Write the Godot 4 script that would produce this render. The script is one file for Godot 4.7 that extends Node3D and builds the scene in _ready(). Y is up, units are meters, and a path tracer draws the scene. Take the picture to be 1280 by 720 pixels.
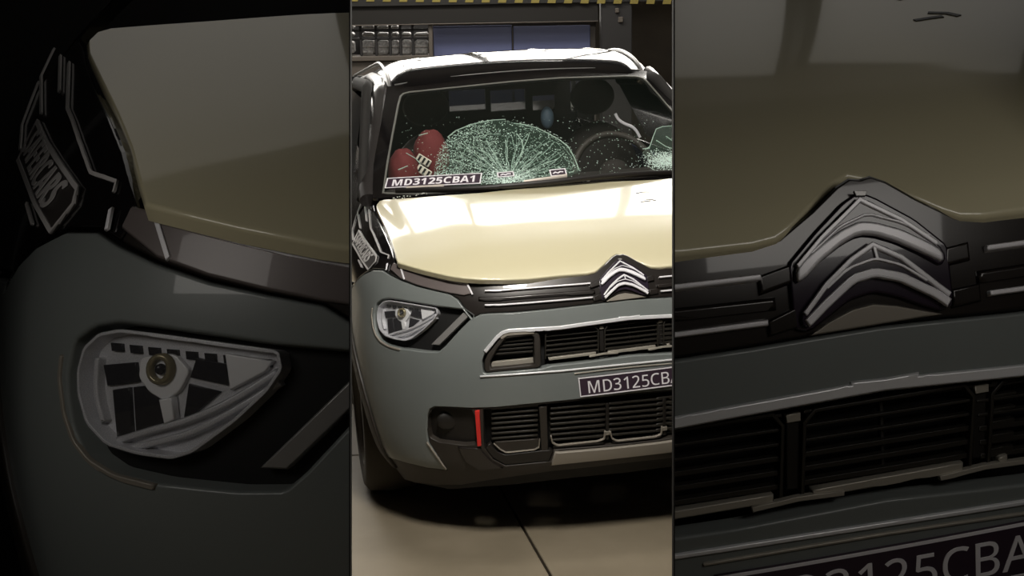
extends Node3D

# ---------------------------------------------------------------- camera model (1280 x 720 frame)
const FOCAL := 1700.0
const PITCH := 0.215
const ROLL := 0.018
const EYE := Vector3(0.0, 1.87, 0.0)
var rng := RandomNumberGenerator.new()
var M := {}                     # materials
var used_names := {}
const LEAN := 0.03             # the struck car leans on its damaged side
var car_xf := Transform3D(Basis(Vector3.UP, 0.186), Vector3(0.412, 0.0, -4.35)) * Transform3D(Basis(), Vector3(-.8, 0, 0)) * Transform3D(Basis(Vector3.BACK, LEAN), Vector3.ZERO) * Transform3D(Basis(), Vector3(.8, 0, 0))

func cam_basis() -> Basis:
	var yc := Vector3(0, cos(PITCH), -sin(PITCH))
	var r := Vector3(cos(ROLL), 0, 0) - yc * sin(ROLL)
	var up := Vector3(sin(ROLL), 0, 0) + yc * cos(ROLL)
	return Basis(r, up, r.cross(up))

func ray(x: float, y: float) -> Vector3:
	var b := cam_basis()
	return b.x * ((x - 640.0) / FOCAL) + b.y * ((360.0 - y) / FOCAL) - b.z

func at(x: float, y: float, depth: float) -> Vector3:      # point of the hall, depth metres in front of the lens
	return EYE + ray(x, y) * depth

func proj(p: Vector3) -> Vector2:
	var d := p - EYE
	var b := cam_basis()
	var w := -d.dot(b.z)
	return Vector2(640.0 + FOCAL * d.dot(b.x) / w, 360.0 - FOCAL * d.dot(b.y) / w)

func car_at(x: float, y: float, v: float) -> Vector3:      # point in car space on the cross plane v behind the bumper
	var o := car_xf.affine_inverse() * EYE
	var d := (car_xf.basis.inverse() * ray(x, y))
	return o + d * ((-v - o.z) / d.z)

# ---------------------------------------------------------------- geometry
class Geo:
	var v := PackedVector3Array()
	var n := PackedVector3Array()
	var i := PackedInt32Array()
	func tri(a: Vector3, b: Vector3, c: Vector3, na: Vector3, nb: Vector3, nc: Vector3) -> void:   # counter-clockwise seen from outside
		var k := v.size()
		v.append(a); v.append(c); v.append(b)
		n.append(na); n.append(nc); n.append(nb)
		i.append(k); i.append(k + 1); i.append(k + 2)
	func quad(a: Vector3, b: Vector3, c: Vector3, d: Vector3) -> void:
		var m := (b - a).cross(c - a)
		if m.length_squared() < 1e-16:
			m = (c - a).cross(d - a)
		m = m.normalized()
		tri(a, b, c, m, m, m); tri(a, c, d, m, m, m)
	func add(o: Geo) -> Geo:
		var k := v.size()
		v.append_array(o.v); n.append_array(o.n)
		for q in o.i: i.append(k + q)
		return self
	func moved(t: Transform3D) -> Geo:
		var g := Geo.new()
		var nb := t.basis.inverse().transposed()
		for p in v: g.v.append(t * p)
		for p in n: g.n.append((nb * p).normalized())
		g.i = i.duplicate()
		return g
	func mesh(mat: Material) -> ArrayMesh:
		var a := []
		a.resize(Mesh.ARRAY_MAX)
		a[Mesh.ARRAY_VERTEX] = v; a[Mesh.ARRAY_NORMAL] = n; a[Mesh.ARRAY_INDEX] = i
		var me := ArrayMesh.new()
		me.add_surface_from_arrays(Mesh.PRIMITIVE_TRIANGLES, a)
		me.surface_set_material(0, mat)
		return me

func box(c: Vector3, s: Vector3, bevel := 0.0, b := Basis()) -> Geo:
	var g := Geo.new()
	var h := s * 0.5
	var e := minf(bevel, minf(h.x, minf(h.y, h.z)) * 0.9)
	var ax := [Vector3.RIGHT, Vector3.UP, Vector3.BACK]
	for k in 3:
		var u: Vector3 = ax[(k + 1) % 3]
		var w: Vector3 = ax[(k + 2) % 3]
		var a: Vector3 = ax[k]
		var hu := h[(k + 1) % 3] - e
		var hw := h[(k + 2) % 3] - e
		for sg in [1.0, -1.0]:
			var o: Vector3 = a * h[k] * sg
			var p := [o - u * hu - w * hw, o + u * hu - w * hw, o + u * hu + w * hw, o - u * hu + w * hw]
			if sg < 0: p.reverse()
			g.quad(p[0], p[1], p[2], p[3])
		if e > 0.0:
			for su in [1.0, -1.0]:
				for sw in [1.0, -1.0]:
					var p1: Vector3 = u * (h[(k + 1) % 3]) * su + w * hw * sw
					var p2: Vector3 = u * hu * su + w * h[(k + 2) % 3] * sw
					var l := a * (h[k] - e)
					var q := [p1 - l, p1 + l, p2 + l, p2 - l]
					if (q[1] - q[0]).cross(q[2] - q[0]).dot(p1 + p2) < 0: q.reverse()
					g.quad(q[0], q[1], q[2], q[3])
	if e > 0.0:
		for sx in [1.0, -1.0]:
			for sy in [1.0, -1.0]:
				for sz in [1.0, -1.0]:
					var q := [Vector3(h.x * sx, (h.y - e) * sy, (h.z - e) * sz), Vector3((h.x - e) * sx, h.y * sy, (h.z - e) * sz), Vector3((h.x - e) * sx, (h.y - e) * sy, h.z * sz)]
					if (q[1] - q[0]).cross(q[2] - q[0]).dot(q[0]) < 0: q.reverse()
					var m: Vector3 = (q[1] - q[0]).cross(q[2] - q[0]).normalized()
					g.tri(q[0], q[1], q[2], m, m, m)
	return g.moved(Transform3D(b, c))

func loft(rows: Array, wrap := false) -> Geo:            # rows of points, smooth normals
	var g := Geo.new()
	var nr := rows.size()
	var nc: int = rows[0].size()
	var nn := []
	for r in nr:
		var line := []
		for c in nc:
			var pu: Vector3 = rows[r][(c + 1) % nc if wrap else mini(c + 1, nc - 1)] - rows[r][(c - 1 + nc) % nc if wrap else maxi(c - 1, 0)]
			var pv: Vector3 = rows[mini(r + 1, nr - 1)][c] - rows[maxi(r - 1, 0)][c]
			line.append(pu.cross(pv).normalized())
		nn.append(line)
	for r in nr - 1:
		for c in (nc if wrap else nc - 1):
			var d := (c + 1) % nc
			g.tri(rows[r][c], rows[r][d], rows[r + 1][d], nn[r][c], nn[r][d], nn[r + 1][d])
			g.tri(rows[r][c], rows[r + 1][d], rows[r + 1][c], nn[r][c], nn[r + 1][d], nn[r + 1][c])
	return g

func tube(path: Array, rx: float, ry := -1.0, sides := 10, side_ref := Vector3.UP) -> Geo:
	if ry < 0: ry = rx
	var rows := []
	for k in path.size():
		var t: Vector3 = (path[mini(k + 1, path.size() - 1)] - path[maxi(k - 1, 0)]).normalized()
		var x := side_ref.cross(t).normalized()
		if x.length() < 0.1: x = Vector3.RIGHT.cross(t).normalized()
		var y := t.cross(x)
		var line := []
		for s in sides:
			var f := TAU * s / sides
			line.append(path[k] + x * cos(f) * rx + y * sin(f) * ry)
		rows.append(line)
	var g := loft(rows, true)
	for e in [0, path.size() - 1]:
		var m: Vector3 = (path[0] - path[1]).normalized() if e == 0 else (path[e] - path[e - 1]).normalized()
		for s in sides:
			var a: Vector3 = rows[e][s]
			var b: Vector3 = rows[e][(s + 1) % sides]
			if e == 0: g.tri(path[e], b, a, m, m, m)
			else: g.tri(path[e], a, b, m, m, m)
	return g

func lathe(prof: Array, centre: Vector3, axis: Vector3, sides := 40) -> Geo:    # prof: Vector2(distance along axis, radius)
	var x := axis.cross(Vector3.UP).normalized()
	if x.length() < 0.1: x = Vector3.RIGHT
	var y := axis.cross(x)
	var rows := []
	for p in prof:
		var line := []
		for s in sides:
			var f := TAU * s / sides
			line.append(centre + axis * p.x + (x * cos(f) + y * sin(f)) * p.y)
		rows.append(line)
	return loft(rows, true)

func ball(c: Vector3, r: Vector3, bump := 0.0, ns := 22, nr := 14) -> Geo:
	var rows := []
	for k in nr + 1:
		var t := PI * k / nr
		var line := []
		for s in ns:
			var f := -TAU * s / ns
			var q := Vector3(sin(t) * cos(f), cos(t), sin(t) * sin(f))
			var w := 1.0 + bump * (sin(q.x * 9.0 + q.y * 5.0) + sin(q.z * 11.0 - q.y * 7.0 + 1.0)) * 0.5
			line.append(c + q * r * w)
		rows.append(line)
	return loft(rows, true)

# ---------------------------------------------------------------- the car's surfaces (car space: x across, y up, z towards the front)
const FASCIA := 0       # the wrap from flank to flank round the nose: a = run along the plan curve, b = height
const BONNET := 1       # a = across, b = distance behind the nose
const SCREEN := 2       # a = across, b = distance up the windscreen
const TOP := 3          # a = across, b = distance behind the windscreen header
var plan_p := []
var plan_n := []
var plan_a := []
var inset_curve := Curve.new()
var bonnet_curve := Curve.new()

func table(cv: Curve, pts: Array) -> void:
	cv.min_value = -10.0; cv.max_value = 10.0; cv.min_domain = -10.0; cv.max_domain = 10.0
	for k in pts.size():
		var l: Vector2 = pts[maxi(k - 1, 0)]
		var r: Vector2 = pts[mini(k + 1, pts.size() - 1)]
		var s := (r.y - l.y) / (r.x - l.x)
		cv.add_point(pts[k], s, s)

func make_surfaces() -> void:
	var c := [Vector2(0, 0), Vector2(-.2, .005), Vector2(-.4, .028), Vector2(-.55, .07), Vector2(-.68, .142), Vector2(-.79, .25), Vector2(-.858, .38), Vector2(-.886, .58), Vector2(-.892, .9), Vector2(-.892, 1.4), Vector2(-.892, 2.4), Vector2(-.88, 3.4), Vector2(-.84, 4.2)]
	var dense := []
	for k in c.size() - 1:
		for q in 24:
			dense.append(Vector2(c[k]).cubic_interpolate(c[k + 1], c[k - 1] if k > 0 else Vector2(.2, .005), c[mini(k + 2, c.size() - 1)], q / 24.0))
	dense.append(c[-1])
	var run := 0.0
	for k in dense.size():
		if k > 0: run += dense[k].distance_to(dense[k - 1])
		var d: Vector2 = (dense[mini(k + 1, dense.size() - 1)] - dense[maxi(k - 1, 0)]).normalized()
		plan_p.append(dense[k]); plan_a.append(run); plan_n.append(Vector2(d.y, -d.x))
	table(inset_curve, [Vector2(.05, .20), Vector2(.15, .13), Vector2(.22, .09), Vector2(.3, .045), Vector2(.45, .012), Vector2(.6, 0), Vector2(.7, .003), Vector2(.8, .02), Vector2(.88, .045), Vector2(.95, .085), Vector2(1.0, .12), Vector2(1.06, .17), Vector2(1.12, .235), Vector2(1.2, .34)])
	table(bonnet_curve, [Vector2(-.1, .80), Vector2(.0, .88), Vector2(.05, .92), Vector2(.12, .965), Vector2(.25, 1.012), Vector2(.4, 1.045), Vector2(.55, 1.072), Vector2(.75, 1.101), Vector2(.95, 1.125), Vector2(1.2, 1.15)])

func flank(v: float) -> float:                            # run along the plan curve of a point v behind the nose
	for k in plan_p.size():
		if plan_p[k].y >= v and k > 30: return -plan_a[k]
	return -plan_a[-1]

func surf(k: int, a: float, b: float) -> Vector3:
	if k == FASCIA:
		var s := absf(a)
		var lo := plan_a.bsearch(s)
		lo = clampi(lo, 1, plan_a.size() - 1)
		var t: float = (s - plan_a[lo - 1]) / maxf(plan_a[lo] - plan_a[lo - 1], 1e-6)
		var p: Vector2 = plan_p[lo - 1].lerp(plan_p[lo], t) + plan_n[lo - 1].lerp(plan_n[lo], t) * inset_curve.sample(b)
		return Vector3(p.x if a <= 0 else -p.x, b, -p.y)
	if k == BONNET:
		var e := absf(a) / 0.74
		return Vector3(a, bonnet_curve.sample(b) - 0.045 * e * e * e * e + 0.006 * exp(-pow((absf(a) - 0.46) / 0.09, 2.0)) * smoothstep(0.0, 0.5, b), -b)
	if k == SCREEN:
		var t := b / 0.737
		return Vector3(a, 1.147 + .347 * t - a * a * (.056 + .06 * t), -(.90 + .65 * t + a * a * (.36 + .13 * t) - 0.03 * sin(PI * clampf(t, 0, 1))))
	var e := absf(a)
	return Vector3(a, 1.497 - .09 * a * a + .088 * (1.0 - exp(-b / .13)) - (0.13 * pow(clampf(b - 0.24, 0.0, .36), 2.0) + .0936 * maxf(b - .6, 0.0)) - 0.55 * pow(maxf(e - 0.46, 0.0), 2.0) * 5.0, -(1.56 + .49 * a * a + b))

func nrm(k: int, a: float, b: float) -> Vector3:
	var e := 0.002
	return (surf(k, a + e, b) - surf(k, a - e, b)).cross(surf(k, a, b + e) - surf(k, a, b - e)).normalized()

var guess := {}
func inv(k: int, px: Vector2) -> Vector2:                 # the place on a surface that shows at a pixel of the photograph
	if not guess.has(k):
		var box_: Rect2 = [Rect2(-1.9, .12, 2.5, 1.0), Rect2(-.8, -.06, 1.6, 1.2), Rect2(-.75, -.06, 1.5, .86)][k]
		var l := []
		for i in 61:
			for j in 31:
				var d := box_.position + box_.size * Vector2(i / 60.0, j / 30.0)
				var p := car_xf * surf(k, d.x, d.y)
				if (car_xf.basis * nrm(k, d.x, d.y)).dot(p - EYE) < 0.0:
					l.append([d, proj(p)])
		guess[k] = l
	var best := Vector2.ZERO
	var err := 1e9
	for q in guess[k]:
		var e: float = q[1].distance_squared_to(px)
		if e < err: err = e; best = q[0]
	for it in 7:
		var q0 := proj(car_xf * surf(k, best.x, best.y)) - px
		if q0.length_squared() < 1e-4: break
		var qa := (proj(car_xf * surf(k, best.x + .001, best.y)) - px - q0) / .001
		var qb := (proj(car_xf * surf(k, best.x, best.y + .001)) - px - q0) / .001
		var det := qa.x * qb.y - qa.y * qb.x
		if absf(det) < 1.0: break
		var st := Vector2(q0.x * qb.y - q0.y * qb.x, qa.x * q0.y - qa.y * q0.x) / det
		best -= st.limit_length(0.06)
	return best

func pl(f: Array) -> PackedVector2Array:
	var o := PackedVector2Array()
	for q in range(0, f.size(), 2): o.append(Vector2(f[q], f[q + 1]))
	return o

func soft(p: PackedVector2Array, closed := true, times := 2) -> PackedVector2Array:      # rounds the corners of an outline
	for t in times:
		var o := PackedVector2Array()
		var m := p.size()
		if not closed: o.append(p[0])
		for q in (m if closed else m - 1):
			o.append(p[q].lerp(p[(q + 1) % m], .25)); o.append(p[q].lerp(p[(q + 1) % m], .75))
		if not closed: o.append(p[m - 1])
		p = o
	return p

func dense(p: PackedVector2Array, step: float, closed := true) -> PackedVector2Array:
	var o := PackedVector2Array()
	var m := p.size()
	for q in (m if closed else m - 1):
		var a := p[q]
		var b := p[(q + 1) % m]
		var c := maxi(1, ceili(a.distance_to(b) / step))
		for s in c: o.append(a.lerp(b, float(s) / c))
	if not closed: o.append(p[m - 1])
	return o

func dom(k: int, px: Array, round_ := 0, closed := true, step := 7.0) -> PackedVector2Array:   # an outline in photo pixels, carried onto a surface
	var p := pl(px)
	if round_ > 0: p = soft(p, closed, round_)
	var o := PackedVector2Array()
	for q in dense(p, step, closed): o.append(inv(k, q))
	return o

func area(p: PackedVector2Array) -> float:
	var s := 0.0
	for q in p.size(): s += p[q].cross(p[(q + 1) % p.size()])
	return s * .5

func shrink(p: PackedVector2Array, d: float) -> PackedVector2Array:       # p runs counter-clockwise round the solid
	var o := PackedVector2Array()
	var m := p.size()
	for q in m:
		var e0 := (p[q] - p[(q - 1 + m) % m]).normalized()
		var e1 := (p[(q + 1) % m] - p[q]).normalized()
		var t := (e0 + e1).normalized()
		if t.length() < .5: t = e1
		o.append(p[q] + Vector2(-t.y, t.x) * minf(d / maxf(absf(t.dot(e1)), .5), d * 1.6))
	return o

func flip(p: PackedVector2Array) -> PackedVector2Array:                   # the same outline on the other half of the car
	var o := PackedVector2Array()
	for q in p: o.append(Vector2(-q.x, q.y))
	o.reverse()
	return o

func whole(p: PackedVector2Array) -> PackedVector2Array:                  # an outline drawn up to the centre line, completed by its mirror image
	var half := Geometry2D.intersect_polygons(p, PackedVector2Array([Vector2(-9, -9), Vector2(.001, -9), Vector2(.001, 9), Vector2(-9, 9)]))
	var big := half[0]
	for h in half:
		if absf(area(h)) > absf(area(big)): big = h
	var u := Geometry2D.merge_polygons(big, flip(big))
	return u[0]

func ribbon(p: PackedVector2Array, w: float) -> PackedVector2Array:
	var o := Geometry2D.offset_polyline(p, w * .5, Geometry2D.JOIN_MITER, Geometry2D.END_BUTT)
	return o[0] if o.size() else PackedVector2Array()

func patch(k: int, outer: PackedVector2Array, holes := [], off := 0.0, thick := .01, cell := .03, bevel := .002) -> Geo:
	var g := Geo.new()
	if outer.size() < 3: return g
	if area(outer) < 0: outer = outer.duplicate(); outer.reverse()
	outer = dense(outer, cell * .9)
	var loops := [outer]
	for h in holes:
		var hh: PackedVector2Array = h.duplicate()
		if area(hh) > 0: hh.reverse()
		loops.append(dense(hh, cell * .9))
	var inner := []
	for l in loops: inner.append(shrink(l, bevel) if bevel > 0 else l)
	var lo := outer[0]
	var hi := outer[0]
	for q in outer: lo = lo.min(q); hi = hi.max(q)
	var nx := maxi(1, ceili((hi.x - lo.x) / cell))
	var ny := maxi(1, ceili((hi.y - lo.y) / cell))
	var cs := Vector2((hi.x - lo.x) / nx, (hi.y - lo.y) / ny)
	var edge := {}
	for l in inner:
		for q in l:
			var ix := int((q.x - lo.x) / cs.x)
			var iy := int((q.y - lo.y) / cs.y)
			for dx in [-1, 0, 1]:
				for dy in [-1, 0, 1]: edge[Vector2i(ix + dx, iy + dy)] = true
	for ix in nx:
		for iy in ny:
			var o := lo + cs * Vector2(ix, iy)
			var r := PackedVector2Array([o, o + Vector2(cs.x, 0), o + cs, o + Vector2(0, cs.y)])
			var pieces := [r]
			if edge.has(Vector2i(ix, iy)):
				pieces = Geometry2D.intersect_polygons(inner[0], r)
				for h in range(1, inner.size()):
					var next := []
					for q in pieces:
						for z in Geometry2D.clip_polygons(q, inner[h]): next.append(z)
					pieces = next
			else:
				var mid := o + cs * .5
				if not Geometry2D.is_point_in_polygon(mid, inner[0]): continue
				var gone := false
				for h in range(1, inner.size()):
					if Geometry2D.is_point_in_polygon(mid, inner[h]): gone = true
				if gone: continue
			for q in pieces:
				var t := PackedInt32Array([0, 1, 2, 0, 2, 3]) if q.size() == 4 and q == r else Geometry2D.triangulate_polygon(q)
				if t.is_empty(): continue
				var pv := []
				var nv := []
				for z in q:
					var m := nrm(k, z.x, z.y)
					nv.append(m); pv.append(surf(k, z.x, z.y) + m * off)
				for z in range(0, t.size(), 3):
					var s: float = (q[t[z + 1]] - q[t[z]]).cross(q[t[z + 2]] - q[t[z]])
					if s > 0: g.tri(pv[t[z]], pv[t[z + 1]], pv[t[z + 2]], nv[t[z]], nv[t[z + 1]], nv[t[z + 2]])
					else: g.tri(pv[t[z]], pv[t[z + 2]], pv[t[z + 1]], nv[t[z]], nv[t[z + 2]], nv[t[z + 1]])
	for li in loops.size():
		var l: PackedVector2Array = loops[li]
		var q: PackedVector2Array = inner[li]
		var m := l.size()
		var top := []
		var mid := []
		var low := []
		var nt := []
		var no := []
		for z in m:
			var n1 := nrm(k, l[z].x, l[z].y)
			var e := (l[(z + 1) % m] - l[(z - 1 + m) % m]).normalized()
			var out2 := Vector2(e.y, -e.x) * .002
			var p := surf(k, l[z].x, l[z].y)
			no.append((surf(k, l[z].x + out2.x, l[z].y + out2.y) - p).normalized())
			top.append(surf(k, q[z].x, q[z].y) + n1 * off)
			mid.append(p + n1 * (off - bevel)); low.append(p + n1 * (off - thick))
			nt.append(n1)
		for z in m:
			var y := (z + 1) % m
			if bevel > 0:
				g.tri(mid[z], mid[y], top[y], no[z], no[y], nt[y]); g.tri(mid[z], top[y], top[z], no[z], nt[y], nt[z])
			if thick > bevel:
				g.tri(low[z], low[y], mid[y], no[z], no[y], no[y]); g.tri(low[z], mid[y], mid[z], no[z], no[y], no[z])
	return g

func both(k: int, outer: PackedVector2Array, holes := [], off := 0.0, thick := .01, cell := .03, bevel := .002) -> Array:      # a patch and its mirror image on the other half of the car
	var hm := []
	for h in holes: hm.append(flip(h))
	return [patch(k, outer, holes, off, thick, cell, bevel), patch(k, flip(outer), hm, off, thick, cell, bevel)]

func letters(k: int, words: String, tl: Vector2, tr: Vector2, bl: Vector2, off: float, bold := false) -> Geo:     # lettering laid on a surface; corners on the surface
	var tm := TextMesh.new()
	var f := SystemFont.new()
	f.font_names = PackedStringArray(["Droid Sans"])
	if bold: f.font_weight = 700
	tm.font = f; tm.text = words; tm.font_size = 64; tm.pixel_size = .01; tm.depth = .02; tm.curve_step = 1.0
	var a := tm.get_mesh_arrays()
	var vs: PackedVector3Array = a[Mesh.ARRAY_VERTEX]
	var ns: PackedVector3Array = a[Mesh.ARRAY_NORMAL]
	var ids: PackedInt32Array = a[Mesh.ARRAY_INDEX]
	var lo := vs[0]
	var hi := vs[0]
	for q in vs: lo = lo.min(q); hi = hi.max(q)
	var g := Geo.new()
	for q in vs.size():
		var x := (vs[q].x - lo.x) / (hi.x - lo.x)
		var y := (hi.y - vs[q].y) / (hi.y - lo.y)
		var d := tl + (tr - tl) * x + (bl - tl) * y
		var m := nrm(k, d.x, d.y)
		g.v.append(surf(k, d.x, d.y) + m * (off + (.0012 if vs[q].z > 0 else 0.0)))
		var ta := (surf(k, d.x + .002, d.y) - surf(k, d.x - .002, d.y)).normalized()
		g.n.append((ta * ns[q].x + m.cross(ta) * ns[q].y + m * ns[q].z).normalized())
	g.i = ids
	return g

# ---------------------------------------------------------------- naming and committing
func numbered(called: String) -> String:
	used_names[called] = used_names.get(called, -1) + 1
	return called if used_names[called] == 0 else "%s_%03d" % [called, used_names[called]]

func tag(o: Node, label := "", category := "", group := "", kind := "") -> Node:
	if label: o.set_meta("label", label)
	if category: o.set_meta("category", category)
	if group: o.set_meta("group", group)
	if kind: o.set_meta("kind", kind)
	return o

func thing(called: String, label: String, category: String, xf := Transform3D(), group := "") -> Node3D:
	var o := Node3D.new()
	o.name = numbered(called)
	add_child(o, true)
	o.transform = xf
	tag(o, label, category, group)
	return o

func put(called: String, g: Geo, mat: Material, parent: Node = null) -> MeshInstance3D:
	var o := MeshInstance3D.new()
	o.name = called if parent else numbered(called)
	o.mesh = g.mesh(mat)
	(parent if parent else self).add_child(o, true)
	return o

func struct(called: String, g: Geo, mat: Material) -> MeshInstance3D:
	var o := put(called, g, mat)
	o.set_meta("kind", "structure")
	return o

var recs := []                  # every part of the car: name, parent (index or -1), shape, material, label, kind, whether the cut-off cars have it
func part(called: String, shape, mat: String, parent := -1, label := "", near := true, kind := "") -> int:
	for g in (shape if shape is Array else [shape]):
		recs.append({"name": called, "parent": parent, "geo": g, "mat": mat, "label": label, "near": near, "kind": kind})
	return recs.size() - 1

func cut(g: Geo, xf: Transform3D, planes: Array) -> Geo:          # the piece of a shape on the inner side of all cutting planes (given in the hall's space)
	var loc := []
	for p in planes: loc.append(xf.affine_inverse() * p)
	for p in loc:
		var o := Geo.new()
		var dist := PackedFloat32Array()
		for q in g.v: dist.append(p.distance_to(q))
		for z in range(0, g.i.size(), 3):
			var id := [g.i[z], g.i[z + 1], g.i[z + 2]]
			var c := 0
			for q in id: c += 1 if dist[q] <= 0 else 0
			if c == 0: continue
			var pv := []
			var nv := []
			for e in 3:
				var a: int = id[e]
				var b: int = id[(e + 1) % 3]
				if dist[a] <= 0: pv.append(g.v[a]); nv.append(g.n[a])
				if (dist[a] <= 0) != (dist[b] <= 0):
					var t := dist[a] / (dist[a] - dist[b])
					pv.append(g.v[a].lerp(g.v[b], t)); nv.append(g.n[a].lerp(g.n[b], t).normalized())
			for e in range(1, pv.size() - 1):
				o.tri(pv[0], pv[e + 1], pv[e], nv[0], nv[e + 1], nv[e])
		g = o
		if g.i.is_empty(): break
	return g

func build_car(root: Node3D, planes := []) -> void:
	var made := {}
	for q in recs.size():
		var r: Dictionary = recs[q]
		if planes and not r.near: continue
		var g: Geo = r.geo
		if planes and g.i.size(): g = cut(g, root.transform, planes)
		if g.i.is_empty() and not r.geo.i.is_empty(): continue
		var par: Node = root
		if r.parent >= 0:
			if not made.has(r.parent): 
				var hold := Node3D.new()
				hold.name = recs[r.parent].name
				root.add_child(hold, true)
				made[r.parent] = hold
			par = made[r.parent]
		var o: Node3D
		if r.geo.i.is_empty():
			o = Node3D.new()
			o.name = r.name
			par.add_child(o, true)
		else:
			o = put(r.name, g, M[r.mat], par)
		tag(o, r.label, "", "", r.kind)
		made[q] = o

# ---------------------------------------------------------------- materials
func mat(called: String, c: Color, rough := .5, metal := 0.0, coat := 0.0) -> StandardMaterial3D:
	var m := StandardMaterial3D.new()
	m.albedo_color = c; m.roughness = rough; m.metallic = metal
	if coat > 0: m.clearcoat_enabled = true; m.clearcoat = coat; m.clearcoat_roughness = .04
	m.resource_name = called
	M[called] = m
	return m

func grain(m: StandardMaterial3D, freq: float, lo: Color, hi: Color, relief := 0.0, scale := 1.0, seed_ := 1) -> void:
	var nz := FastNoiseLite.new()
	nz.seed = seed_; nz.frequency = freq; nz.fractal_octaves = 5
	var t := NoiseTexture2D.new()
	t.width = 512; t.height = 512; t.seamless = true; t.noise = nz
	var gr := Gradient.new()
	gr.set_color(0, lo); gr.set_color(1, hi)
	t.color_ramp = gr
	m.albedo_texture = t
	m.uv1_triplanar = true; m.uv1_world_triplanar = true; m.uv1_scale = Vector3.ONE * scale
	if relief > 0:
		var b := NoiseTexture2D.new()
		b.width = 512; b.height = 512; b.seamless = true; b.noise = nz; b.as_normal_map = true; b.bump_strength = 4.0
		m.normal_enabled = true; m.normal_texture = b; m.normal_scale = relief

func make_materials() -> void:
	mat("grey_paint", Color8(121, 126, 124), .42, 0, .35)
	mat("cream_paint", Color8(218, 209, 174), .35, 0, 1.0).clearcoat_roughness = .07
	mat("black_gloss", Color8(22, 20, 21), .16, 0, .8)
	mat("glass_dark", Color8(26, 27, 26), .12, 0, .5)
	mat("pillar_black", Color8(44, 41, 40), .34, 0, .5)
	mat("roof_black", Color8(16, 15, 16), .12, 0, 1.0)
	mat("black_plastic", Color8(30, 27, 24), .45)
	mat("dark_plastic", Color8(50, 45, 40), .5)
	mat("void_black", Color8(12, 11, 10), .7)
	mat("slat_black", Color8(42, 39, 34), .4)
	mat("bar_brown", Color8(40, 35, 32), .3, .2, .5)
	mat("silver_plastic", Color8(150, 143, 132), .45, .2)
	mat("grille_silver", Color8(176, 170, 158), .35, .3)
	mat("chrome", Color8(244, 244, 246), .3, .3)
	mat("bright_trim", Color8(248, 246, 250), .3, .08)
	mat("emblem_dark", Color8(44, 35, 48), .25, 0, .6)
	mat("reflector", Color8(244, 244, 246), .35, .25)
	grain(M.reflector, .05, Color(.74, .74, .76), Color(1, 1, 1), .8, 14.0, 3)
	mat("reflector_white", Color8(240, 240, 242), .4, .1)
	mat("cell_dark", Color8(28, 25, 32), .25, .3)
	mat("strip_grey", Color8(150, 148, 146), .3, .3)
	mat("bulb_amber", Color8(150, 140, 110), .2, .4)
	mat("lamp_smoke", Color8(112, 103, 101), .4, .1, .25)
	mat("red_tape", Color8(232, 52, 46), .55)
	mat("plate_purple", Color8(62, 48, 60), .4)
	mat("white_vinyl", Color8(246, 242, 246), .5)
	mat("sticker_dark", Color8(62, 58, 56), .4)
	mat("sticker_line", Color8(200, 196, 194), .5)
	mat("rubber", Color8(58, 52, 42), .8)
	mat("rim", Color8(70, 66, 62), .35, .6)
	mat("wiper_black", Color8(26, 22, 20), .45)
	mat("wiper_bright", Color8(225, 215, 205), .3, .3)
	mat("frit", Color8(18, 16, 16), .2, 0, .6)
	mat("seal_grey", Color8(112, 112, 106), .45)
	mat("cabin", Color8(46, 42, 38), .8)
	mat("cabin_grey", Color8(58, 54, 48), .6)
	mat("belt_blue", Color8(84, 104, 118), .6)
	mat("red_cloth", Color8(112, 46, 46), .85)
	mat("marker_white", Color8(236, 232, 214), .6)
	mat("marker_black", Color8(26, 24, 22), .6)
	mat("crack", Color8(166, 190, 176), .4)
	var cz := mat("crazed", Color(.30, .40, .34, .30), .5)
	cz.transparency = BaseMaterial3D.TRANSPARENCY_ALPHA
	mat("crack_dim", Color8(140, 166, 152), .4)
	mat("crack_white", Color8(214, 236, 226), .45)
	var g := mat("glass", Color(.55, .62, .57, .02), .02)
	g.transparency = BaseMaterial3D.TRANSPARENCY_ALPHA
	var lens := mat("lens", Color(.95, .96, .97, .03), .02)
	lens.transparency = BaseMaterial3D.TRANSPARENCY_ALPHA
	var dg := mat("door_glass", Color8(122, 128, 134), .12, .1, .8)
	dg.resource_name = "door_glass"
	var fl := mat("concrete", Color8(150, 138, 118), .55)
	grain(fl, .012, Color(.86, .86, .85), Color(1, 1, 1), .12, .35, 4)
	var hm := mat("hall_wall", Color8(58, 52, 44), .9)
	grain(hm, .02, Color(.8, .8, .8), Color(1, 1, 1), 0, .3, 7)
	mat("beam_brown", Color8(21, 18, 14), .8)
	mat("blue_panel", Color8(86, 92, 128), .5)
	mat("frame_grey", Color8(84, 77, 70), .6)
	mat("rack_black", Color8(30, 28, 28), .6)
	var pk := mat("wrap_grey", Color8(225, 222, 218), .35)
	grain(pk, .03, Color(.55, .55, .56), Color(1, 1, 1), .5, 3.0, 9)
	mat("tape_yellow", Color8(126, 112, 50), .6)
	mat("tape_black", Color8(20, 18, 14), .6)
	mat("bay_black", Color8(20, 19, 18), .9)
	mat("roof_grey", Color8(40, 38, 36), .9)
	mat("shard", Color8(225, 225, 215), .2)

const NW_L := Vector3(0.10768, 0.18901, -0.01359)
const NC_L := Vector3(-0.40262, 1.52095, -1.41156)
const NB_L := Vector3(-0.73929, 0.82512, -0.38274)
const NW_R := Vector3(0.12470, -0.02607, 0.05396)
const NC_R := Vector3(0.35156, 1.57867, -1.38780)
const NB_R := Vector3(0.00072, 0.87475, -0.14919)

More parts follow.
